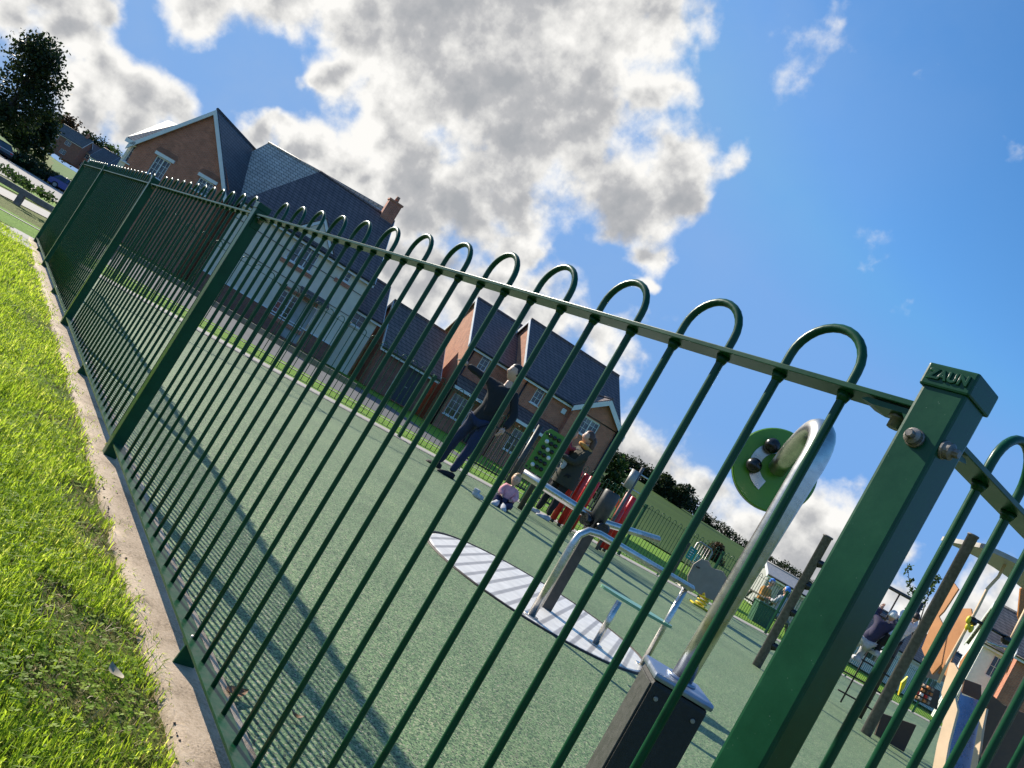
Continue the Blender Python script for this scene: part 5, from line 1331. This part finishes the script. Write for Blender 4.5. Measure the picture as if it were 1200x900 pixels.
def head_geo(c, r, yaw, tilt=0.0):
    """head with brow, nose, lips, chin and ears; faces +x before yaw"""
    bm = bmesh.new(); bmesh.ops.create_uvsphere(bm, u_segments=24, v_segments=18, radius=1)
    for v in bm.verts:
        x, y, z = v.co; X, Y, Z = x*.96, y*.78, z*1.16
        if z < 0: X *= 1-.22*(-z)**1.3; Y *= 1-.36*(-z)**1.2; X += .10*(-z)
        g = math.exp(-(y*y)/.02)
        if x > 0:
            X += .20*g*math.exp(-((z+.10)**2)/.03)          # nose
            X += .06*math.exp(-(y*y)/.06)*math.exp(-((z+.45)**2)/.012)   # lips
            X += .08*math.exp(-(y*y)/.08)*math.exp(-((z+.85)**2)/.03)    # chin
            for s in (-1, 1): X -= .07*math.exp(-((y-s*.33)**2)/.02-((z-.08)**2)/.014)  # eye sockets
        e = math.exp(-((x+.05)**2)/.02-((z+.02)**2)/.05); Y += math.copysign(.13*e*max(0, abs(y)-.7)*3, y)  # ears
        v.co = V((X, Y, Z))*r
    mt = Matrix.Translation(V(c)) @ Matrix.Rotation(yaw, 4, 'Z') @ Matrix.Rotation(tilt, 4, 'Y')
    vs = [mt @ v.co for v in bm.verts]; fs = [tuple(v.index for v in f.verts) for f in bm.faces]; bm.free(); return vs, fs, mt
def hand_geo(m, wr, d, up, L=.17, curl=.5):
    """palm, four unequal bent fingers and a thumb leaving the side of the palm"""
    wr = V(wr); d = V(d).normalized(); s = d.cross(V(up)).normalized(); n = s.cross(d).normalized()
    m.tube([wr, wr+d*L*.12, wr+d*L*.3, wr+d*L*.48], [L*.15, L*.19, L*.22, L*.18], 8)
    for k, (o_, l_) in enumerate(((-.17, .40), (-.06, .48), (.06, .45), (.17, .34))):
        b = wr+d*L*.42+s*L*o_; k1 = b+d*L*l_*.5-n*L*.05*curl; k2 = k1+(d*(1-curl*.5)-n*curl).normalized()*L*l_*.32; k3 = k2+(d*(1-curl)-n*curl*1.3).normalized()*L*l_*.24
        m.tube([b, k1, k2, k3], [L*.062, L*.056, L*.050, L*.034], 6)
    b = wr+d*L*.12+s*L*.17; m.tube([b, b+(d*.7+s*.8).normalized()*L*.22, b+(d*.7+s*.8).normalized()*L*.24+d*L*.20-n*L*.05], [L*.075, L*.065, L*.045], 6)
def person(label, base, cat, J, E_, root, head, yaw, r, hands=(), feet=(), hair=None, hairmat='hair_brown', outfit=(), shoe='shoe', tilt=0.0, group=None):
    t_ = thing('person', label, cat, base, 0, group); base = V(base); sc_f = min(1, r/.105)
    dressed = {'pel', 'ab', 'ch', 'lsh', 'rsh', 'lel', 'rel', 'lhp', 'rhp', 'lkn', 'rkn', 'lan', 'ran'}
    v, f = skin_mesh('body', {n: (tuple(q[:3])+tuple(x*.72 for x in q[3:]) if n in dressed else q) for n, q in J.items()}, E_, 'skin', t_, root); m = MB(); m.add([p+base for p in v], f, True)
    hv, hf, mt = head_geo(V(head)+base, r, yaw, tilt); m.add(hv, hf, True)
    for (w_, d_, u_h, L) in hands: hand_geo(m, V(w_)+base, d_, u_h, L)
    bd = m.build('body', 'skin', t_)
    for s in (-1, 1):
        p = mt @ V((.80*r, s*.32*r, .09*r)); MB().ball(p, .10*r, 8).build('eye', 'eye', bd)
    p = mt @ V((.90*r, 0, -.46*r)); MB().ball(p, .10*r, 8, (.5, 1.6, .4)).build('mouth', 'c_red', bd)
    for (nm, mat, J2, E2, rt) in outfit:
        v, f = skin_mesh(nm, J2, E2, mat, t_, rt); mm = MB().add([p+base for p in v], f, True)
        if 'ch' in J2: v, f = torso(J, .004); mm.add([p+base for p in v], f, True)
        mm.v = [p+V(noise.noise_vector(p*9))*.010*sc_f + V(noise.noise_vector(V((p.x*22, p.y*22, p.z*11))))*.006*sc_f for p in mm.v]
        mm.build(nm, mat, t_)
    for (p, d) in feet:
        p = V(p)+base; d = V((d[0], d[1], 0)).normalized(); q = V((-d.y, d.x, 0)); mm = MB(); vs = []; fs = []
        prof = [(-.07, .030, .075), (-.03, .040, .085), (.05, .044, .070), (.13, .046, .050), (.185, .034, .032)]
        for (a, wd, hh) in prof:
            for (sx, zz) in ((-1, 0), (1, 0), (1, .55), (.55, 1), (-.55, 1), (-1, .55)): vs.append(p+d*a+q*wd*sx+V((0, 0, hh*zz)))
        for i in range(len(prof)-1):
            for k in range(6): fs.append((i*6+k, i*6+(k+1) % 6, (i+1)*6+(k+1) % 6, (i+1)*6+k))
        fs += [tuple(range(6)), tuple(reversed(range(24, 30)))]; mm.add(vs, fs, True); mm.build('shoe', shoe, t_)
    if hair: 
        mm = MB(); hair(mm, mt, r); mm.build('hair', hairmat, t_)
    return t_
def cap_hair(mm, mt, r, back=1.0):
    bm = bmesh.new(); bmesh.ops.create_uvsphere(bm, u_segments=20, v_segments=14, radius=1); vs = []
    for v in bm.verts:
        x, y, z = v.co; k = 1.0
        if x > .25 and z < .45: k = .82
        if z < -.30: k = .72
        vs.append(mt @ (V((x*1.02-.05, y*.86, z*1.20+.06))*r*k*1.03))
    fs = [tuple(v.index for v in f.verts) for f in bm.faces]; bm.free(); mm.add(vs, fs, True)
def scale(J, k, d=None): return {n: tuple(q*k for q in v) for n, v in J.items()}

# --- man in dark top and jeans, arm held out
mb = at(527, 566, 11.35); mb = V((mb.x-.08, 11.35, 0))
Jm = {'pel': (.02, 0, .93, .13, .10), 'ab': (.05, 0, 1.10, .125, .09), 'ch': (.06, 0, 1.33, .155, .10), 'nk': (.09, 0, 1.50, .055), 'hd': (.085, 0, 1.60, .05),
      'lsh': (-.11, .02, 1.43, .062), 'lel': (-.30, .05, 1.44, .045), 'lwr': (-.54, .06, 1.47, .034),
      'rsh': (.24, -.02, 1.42, .062), 'rel': (.38, -.10, 1.16, .046), 'rwr': (.34, -.24, .96, .034),
      'lhp': (-.07, .03, .86, .09), 'lkn': (-.16, .16, .48, .062), 'lan': (-.21, .32, .08, .04), 
      'rhp': (.11, -.03, .86, .09), 'rkn': (.07, -.08, .47, .062), 'ran': (.02, -.08, .08, .04)}
Em = [('pel', 'ab'), ('ab', 'ch'), ('ch', 'nk'), ('nk', 'hd'), ('ch', 'lsh'), ('lsh', 'lel'), ('lel', 'lwr'), ('ch', 'rsh'), ('rsh', 'rel'), ('rel', 'rwr'), ('pel', 'lhp'), ('lhp', 'lkn'), ('lkn', 'lan'), ('pel', 'rhp'), ('rhp', 'rkn'), ('rkn', 'ran')]
def sub(J, names, g, rename=None): return {n: tuple(list(J[n][:3]) + [q+g for q in J[n][3:]]) for n in names}
def edges(E_, names): return [(a, b) for a, b in E_ if a in names and b in names]
def torso(J, g, k=1.0):
    a, b, c = V(J['pel'][:3]), V(J['ab'][:3]), V(J['ch'][:3]); ls, rs_ = V(J['lsh'][:3]), V(J['rsh'][:3]); sh = (ls+rs_)/2
    ax = (rs_-ls); ax.z = 0; w_ = ax.length/2; ax = ax.normalized(); fw = V((-ax.y, ax.x, 0)); u = (sh-a).length/.5
    rings = [(a-V((0, 0, .10*u)), .155*u, .115*u), (a, .158*u, .118*u), (b, .148*u, .110*u), (c, w_*.98, .125*u), (sh-V((0, 0, .01)), w_*1.06, .105*u), (sh+(sh-c)*.45, w_*.42, .07*u)]
    m_ = MB(); vs = []; fs = []; k_ = 18
    for (p, rx, ry) in rings:
        for i in range(k_): an = 2*PI*i/k_; vs.append(p+ax*(rx+g)*math.cos(an)+fw*(ry+g)*math.sin(an))
    for j in range(len(rings)-1):
        for i in range(k_): fs.append((j*k_+i, j*k_+(i+1) % k_, (j+1)*k_+(i+1) % k_, (j+1)*k_+i))
    fs += [tuple(range(k_)), tuple(range((len(rings)-1)*k_, len(rings)*k_))]
    return vs, fs
def outfit_of(J, E_, top, bottom, tn='jacket', g=.016, long=True):
    a = ['ab', 'ch', 'lsh', 'rsh', 'lel', 'rel'] + (['lwr', 'rwr'] if long else []) + ['pel']; b = ['pel', 'lhp', 'rhp', 'lkn', 'rkn', 'lan', 'ran']
    A_ = sub(J, a, g); B_ = sub(J, b, g*.7)
    return [(tn, top, A_, edges(E_, a), 'ch'), ('trousers', bottom, B_, edges(E_, b), 'pel')]
person('man in black top and blue jeans with one arm stretched out', mb, 'person', Jm, Em, 'pel', (.085, 0, 1.70), R(200), .112,
       hands=[((-.55, .06, 1.475), (-1, .05, .12), (0, 0, 1), .18), ((.34, -.25, .95), (-.2, -.5, -.8), (1, 0, 0), .18)],
       feet=[((-.21, .32, 0), (-.7, .5)), ((.02, -.08, 0), (-.9, -.3))], hair=cap_hair, hairmat='hair_dark', outfit=outfit_of(Jm, Em, 'c_black', 'c_navy'), shoe='c_black')
# --- woman in a long olive coat carrying a small child
wb = onz(640, 608, 0); wb = V((wb.x-.14, 14.2, 0))
Jw = {'pel': (.03, 0, .88, .135, .11), 'ab': (.04, 0, 1.05, .115, .09), 'ch': (.07, 0, 1.25, .135, .095), 'nk': (.08, 0, 1.41, .045), 'hd': (.07, 0, 1.50, .045),
      'lsh': (-.02, .13, 1.34, .055), 'lel': (-.16, .16, 1.12, .042), 'lwr': (-.34, .05, 1.16, .03), 'rsh': (.14, -.13, 1.34, .055), 'rel': (.02, -.22, 1.09, .042), 'rwr': (-.26, -.16, 1.10, .03),
      'lhp': (-.03, .07, .80, .085), 'lkn': (-.08, .08, .45, .058), 'lan': (-.11, .10, .08, .038), 'rhp': (.08, -.07, .80, .085), 'rkn': (.08, -.08, .45, .058), 'ran': (.08, -.09, .08, .038)}
def long_hair(mm, mt, r):
    cap_hair(mm, mt, r)
    mm.tube([mt @ (V(q)*r) for q in ((-.75, 0, .35), (-1.15, 0, -.2), (-1.25, .05, -1.1), (-1.15, .1, -2.0), (-1.0, .1, -2.7))], [r*.5, r*.55, r*.48, r*.36, r*.12], 12)
ow = outfit_of(Jw, Em, 'c_olive', 'c_black', 'coat_top', .02)
wo = person('woman in long dark coat with mustard scarf holding a toddler', wb, 'person', Jw, Em, 'pel', (.03, 0, 1.60), R(180), .105,
       hands=[((-.34, .05, 1.16), (-.8, -.6, .1), (0, 0, 1), .16), ((-.27, -.16, 1.10), (-1, .3, .1), (0, 0, 1), .16)],
       feet=[((-.11, .10, 0), (-1, .1)), ((.08, -.09, 0), (-1, -.1))], hair=long_hair, outfit=ow)
m = MB(); k_ = 20; vs = []; fs = []; prof = [(.66, .22, .20), (.80, .215, .19), (.95, .20, .165), (1.10, .165, .135), (1.25, .165, .13)]
for (z, rx, ry) in prof:
    for k in range(k_): a = 2*PI*k/k_; f = 1+.04*math.sin(a*5+z*9); vs.append(wb+V((.045+rx*math.cos(a)*f, ry*math.sin(a)*f, z)))
for i in range(len(prof)-1):
    for k in range(k_): fs.append((i*k_+k, i*k_+(k+1) % k_, (i+1)*k_+(k+1) % k_, (i+1)*k_+k))
m.add(vs, fs, True); m.build('coat', 'c_olive', wo)
m = MB(); m.tube([wb+V((.07+.105*math.cos(a), .10*math.sin(a), 1.425-.03*math.cos(a))) for a in [2*PI*i/16 for i in range(17)]], .042, 10, False); m.build('scarf', 'c_mustard', wo)
# toddler on her arm
tb_ = wb+V((-.21, -.02, 1.10))
Jt = {'pel': (0, 0, 0, .085, .08), 'ab': (-.005, 0, .10, .085, .075), 'ch': (-.01, 0, .20, .085, .07), 'nk': (-.01, 0, .29, .03), 'hd': (-.01, 0, .34, .03),
      'lsh': (-.01, .09, .25, .035), 'lel': (.04, .13, .16, .028), 'lwr': (.13, .12, .19, .02), 'rsh': (-.01, -.09, .25, .035), 'rel': (.05, -.13, .17, .028), 'rwr': (.14, -.11, .22, .02),
      'lhp': (0, .06, -.02, .055), 'lkn': (.10, .12, -.06, .042), 'lan': (.10, .13, -.20, .028), 'rhp': (0, -.06, -.02, .055), 'rkn': (.09, -.12, -.06, .042), 'ran': (.08, -.13, -.20, .028)}
person('toddler in dark red top held on the woman\'s arm', tb_, 'toddler', Jt, Em, 'pel', (-.02, 0, .42), R(20), .085, hands=[((.13, .12, .19), (1, 0, .3), (0, 0, 1), .08), ((.14, -.11, .22), (1, 0, .3), (0, 0, 1), .08)],
       feet=(), hair=cap_hair, hairmat='hair_blonde', outfit=outfit_of(Jt, Em, 'c_red', 'c_grey', 'top', .012))
# --- baby sitting on the ground in pink
bb = onz(586, 594, 0); bb = V((bb.x, bb.y, 0))
Jb = {'pel': (0, 0, .10, .10, .09), 'ab': (.0, 0, .19, .10, .085), 'ch': (.01, 0, .29, .095, .08), 'nk': (.01, 0, .375, .035), 'hd': (.01, 0, .42, .03),
      'lsh': (-.09, .02, .335, .042), 'lel': (-.13, -.06, .24, .034), 'lwr': (-.08, -.14, .19, .024), 'rsh': (.11, .02, .335, .042), 'rel': (.15, -.06, .24, .034), 'rwr': (.10, -.14, .19, .024),
      'lhp': (-.06, -.04, .085, .06), 'lkn': (-.17, -.13, .12, .048), 'lan': (-.10, -.24, .05, .03), 'rhp': (.06, -.04, .085, .06), 'rkn': (.14, -.17, .11, .048), 'ran': (.02, -.25, .05, .03)}
Jb = {n: tuple(q*.86 for q in v) for n, v in Jb.items()}
person('blonde baby in pink jacket sitting on the green surface', bb, 'baby', Jb, Em, 'pel', (.0, -.01, .435), R(-105), .080, hands=[((-.07, -.12, .165), (.3, -.9, -.2), (0, 0, 1), .07), ((.086, -.12, .165), (-.3, -.9, -.2), (0, 0, 1), .08)],
       feet=[((-.085, -.21, .0), (-.2, -1)), ((.02, -.22, .0), (.1, -1))], hair=cap_hair, hairmat='hair_blonde', outfit=outfit_of(Jb, Em, 'c_pink', 'c_purple', 'jacket', .016), shoe='c_grey')
sh = onz(558, 584, 0); m = MB(); m.box((sh.x, sh.y, .04), (.16, .09, .06), Matrix.Rotation(R(-30), 4, 'Z'), .025); m.box((sh.x-.04, sh.y+.02, .085), (.08, .08, .06), Matrix.Rotation(R(-30), 4, 'Z'), .022)
tag(m.build('baby_shoe', 'c_grey', None, V((sh.x, sh.y, 0))), 'loose pale grey shoe lying left of the sitting baby', 'shoe')
# --- children climbing on the net beside the slide tower
def climber(label, px_head, Y, k, top, bottom, hood):
    h_ = at(*px_head, Y); J = {n: tuple([v[0]*k, v[1]*k, v[2]*k]+[q*k*1.1 for q in v[3:]]) for n, v in {
      'pel': (-.10, 0, .62, .13, .11), 'ab': (-.03, 0, .80, .125, .10), 'ch': (.06, 0, 1.02, .14, .11), 'nk': (.12, 0, 1.18, .05), 'hd': (.14, 0, 1.26, .05),
      'lsh': (-.05, .03, 1.12, .06), 'lel': (-.12, .22, 1.22, .045), 'lwr': (.0, .28, 1.42, .034), 'rsh': (.20, -.03, 1.12, .06), 'rel': (.32, .15, 1.18, .045), 'rwr': (.34, .28, 1.36, .034),
      'lhp': (-.19, .02, .56, .09), 'lkn': (-.24, .22, .30, .062), 'lan': (-.26, .10, .03, .04), 'rhp': (-.02, -.02, .56, .09), 'rkn': (.06, .24, .42, .062), 'ran': (.0, .18, .12, .04)}.items()}
    hd = V((.15, -.01, 1.38))*k; base = V((h_.x, Y, h_.z))-hd
    return person(label, base, 'child', J, Em, 'pel', hd, R(70), .115*k, hands=[(V((.0, .28, 1.42))*k, (.1, .3, .9), (0, 1, 0), .16*k), (V((.34, .28, 1.36))*k, (.1, .3, .9), (0, 1, 0), .16*k)],
       feet=[(V((-.26, .10, -.03))*k, (0, 1)), (V((0, .18, .06))*k, (0, 1))], hair=cap_hair, hairmat=hood, outfit=outfit_of(J, Em, top, bottom, 'top', .02))
climber('child in white hood and dark jacket climbing the rope net', (1046, 722), 11.3, .60, 'c_purple', 'c_grey', 'c_white')
climber('child in white and black top half hidden behind grey tower post', (1073, 724), 11.2, .52, 'c_white', 'c_black', 'hair_dark')
# --- people at the picnic bench beyond the far fence
pbp = at(898, 712, 24.0); pbz = gz(pbp.x, 24.0)
pbn = thing('picnic_bench', 'timber picnic bench with seated people beyond far fence', 'picnic bench', (pbp.x, 24.0, pbz), R(35))
for (y, z, wd) in ((0, .74, .7), (-.62, .45, .26), (.62, .45, .26)): MB().box((0, y, z), (1.7, wd, .05), bev=.01).build('tabletop' if y == 0 else 'seat', 'wood', pbn, local=True)
for x in (-.6, .6):
    for s in (-1, 1): MB().tube([(x, s*.28, .72), (x, s*.66, 0)], .045, 8).build('leg', 'wood', pbn, local=True)
def sitter(label, off, yaw, top, capm):
    p = V((pbp.x, 24.0, pbz)) + Matrix.Rotation(R(35), 3, 'Z') @ V(off)
    J = {'pel': (0, 0, .52, .13, .11), 'ab': (.02, 0, .68, .12, .10), 'ch': (.05, 0, .90, .14, .10), 'nk': (.07, 0, 1.06, .05), 'hd': (.08, 0, 1.13, .05), 'lsh': (.04, .17, 1.0, .06), 'lel': (.12, .22, .78, .045), 'lwr': (.32, .12, .80, .034),
         'rsh': (.04, -.17, 1.0, .06), 'rel': (.12, -.22, .78, .045), 'rwr': (.32, -.12, .80, .034), 'lhp': (.05, .09, .50, .09), 'lkn': (.42, .11, .50, .062), 'lan': (.40, .11, .08, .04), 'rhp': (.05, -.09, .50, .09), 'rkn': (.42, -.11, .50, .062), 'ran': (.40, -.11, .08, .04)}
    mt = Matrix.Rotation(yaw, 3, 'Z'); J = {n: tuple(mt @ V(v[:3]))+tuple(v[3:]) for n, v in J.items()}
    return person(label, p, 'person', J, Em, 'pel', mt @ V((.09, 0, 1.24)), yaw, .105, hands=[(mt @ V((.33, .12, .80)), mt @ V((1, 0, 0)), (0, 0, 1), .16), (mt @ V((.33, -.12, .80)), mt @ V((1, 0, 0)), (0, 0, 1), .16)],
        feet=[(mt @ V((.40, .11, 0)), mt @ V((1, 0, 0))), (mt @ V((.40, -.11, 0)), mt @ V((1, 0, 0)))], hair=cap_hair, hairmat=capm, outfit=outfit_of(J, Em, top, 'c_navy', 'top', .016))
sitter('person in bright blue hat sitting at the picnic bench', (-.35, -.62, 0), R(90+35), 'c_grey', 'c_blue')
sitter('person in blue hat and orange top sitting opposite at the picnic bench', (.45, .62, 0), R(-90+35), 'c_mustard', 'c_blue')
bp = at(897, 716, 22.6); m = MB(); m.prism([(bp.x-.24, 22.5, gz(bp.x, 22.6)), (bp.x+.24, 22.5, gz(bp.x, 22.6)), (bp.x+.29, 22.5, .55), (bp.x-.29, 22.5, .55)], (0, .4, 0))
bn = thing('litter_bin', 'dark green litter bin in front of the picnic bench', 'bin', (bp.x, 22.6, gz(bp.x, 22.6)))
m.build('body', 'bin', bn); MB().box((bp.x, 22.7, .57), (.64, .46, .06), bev=.02).build('lid', 'bin', bn)
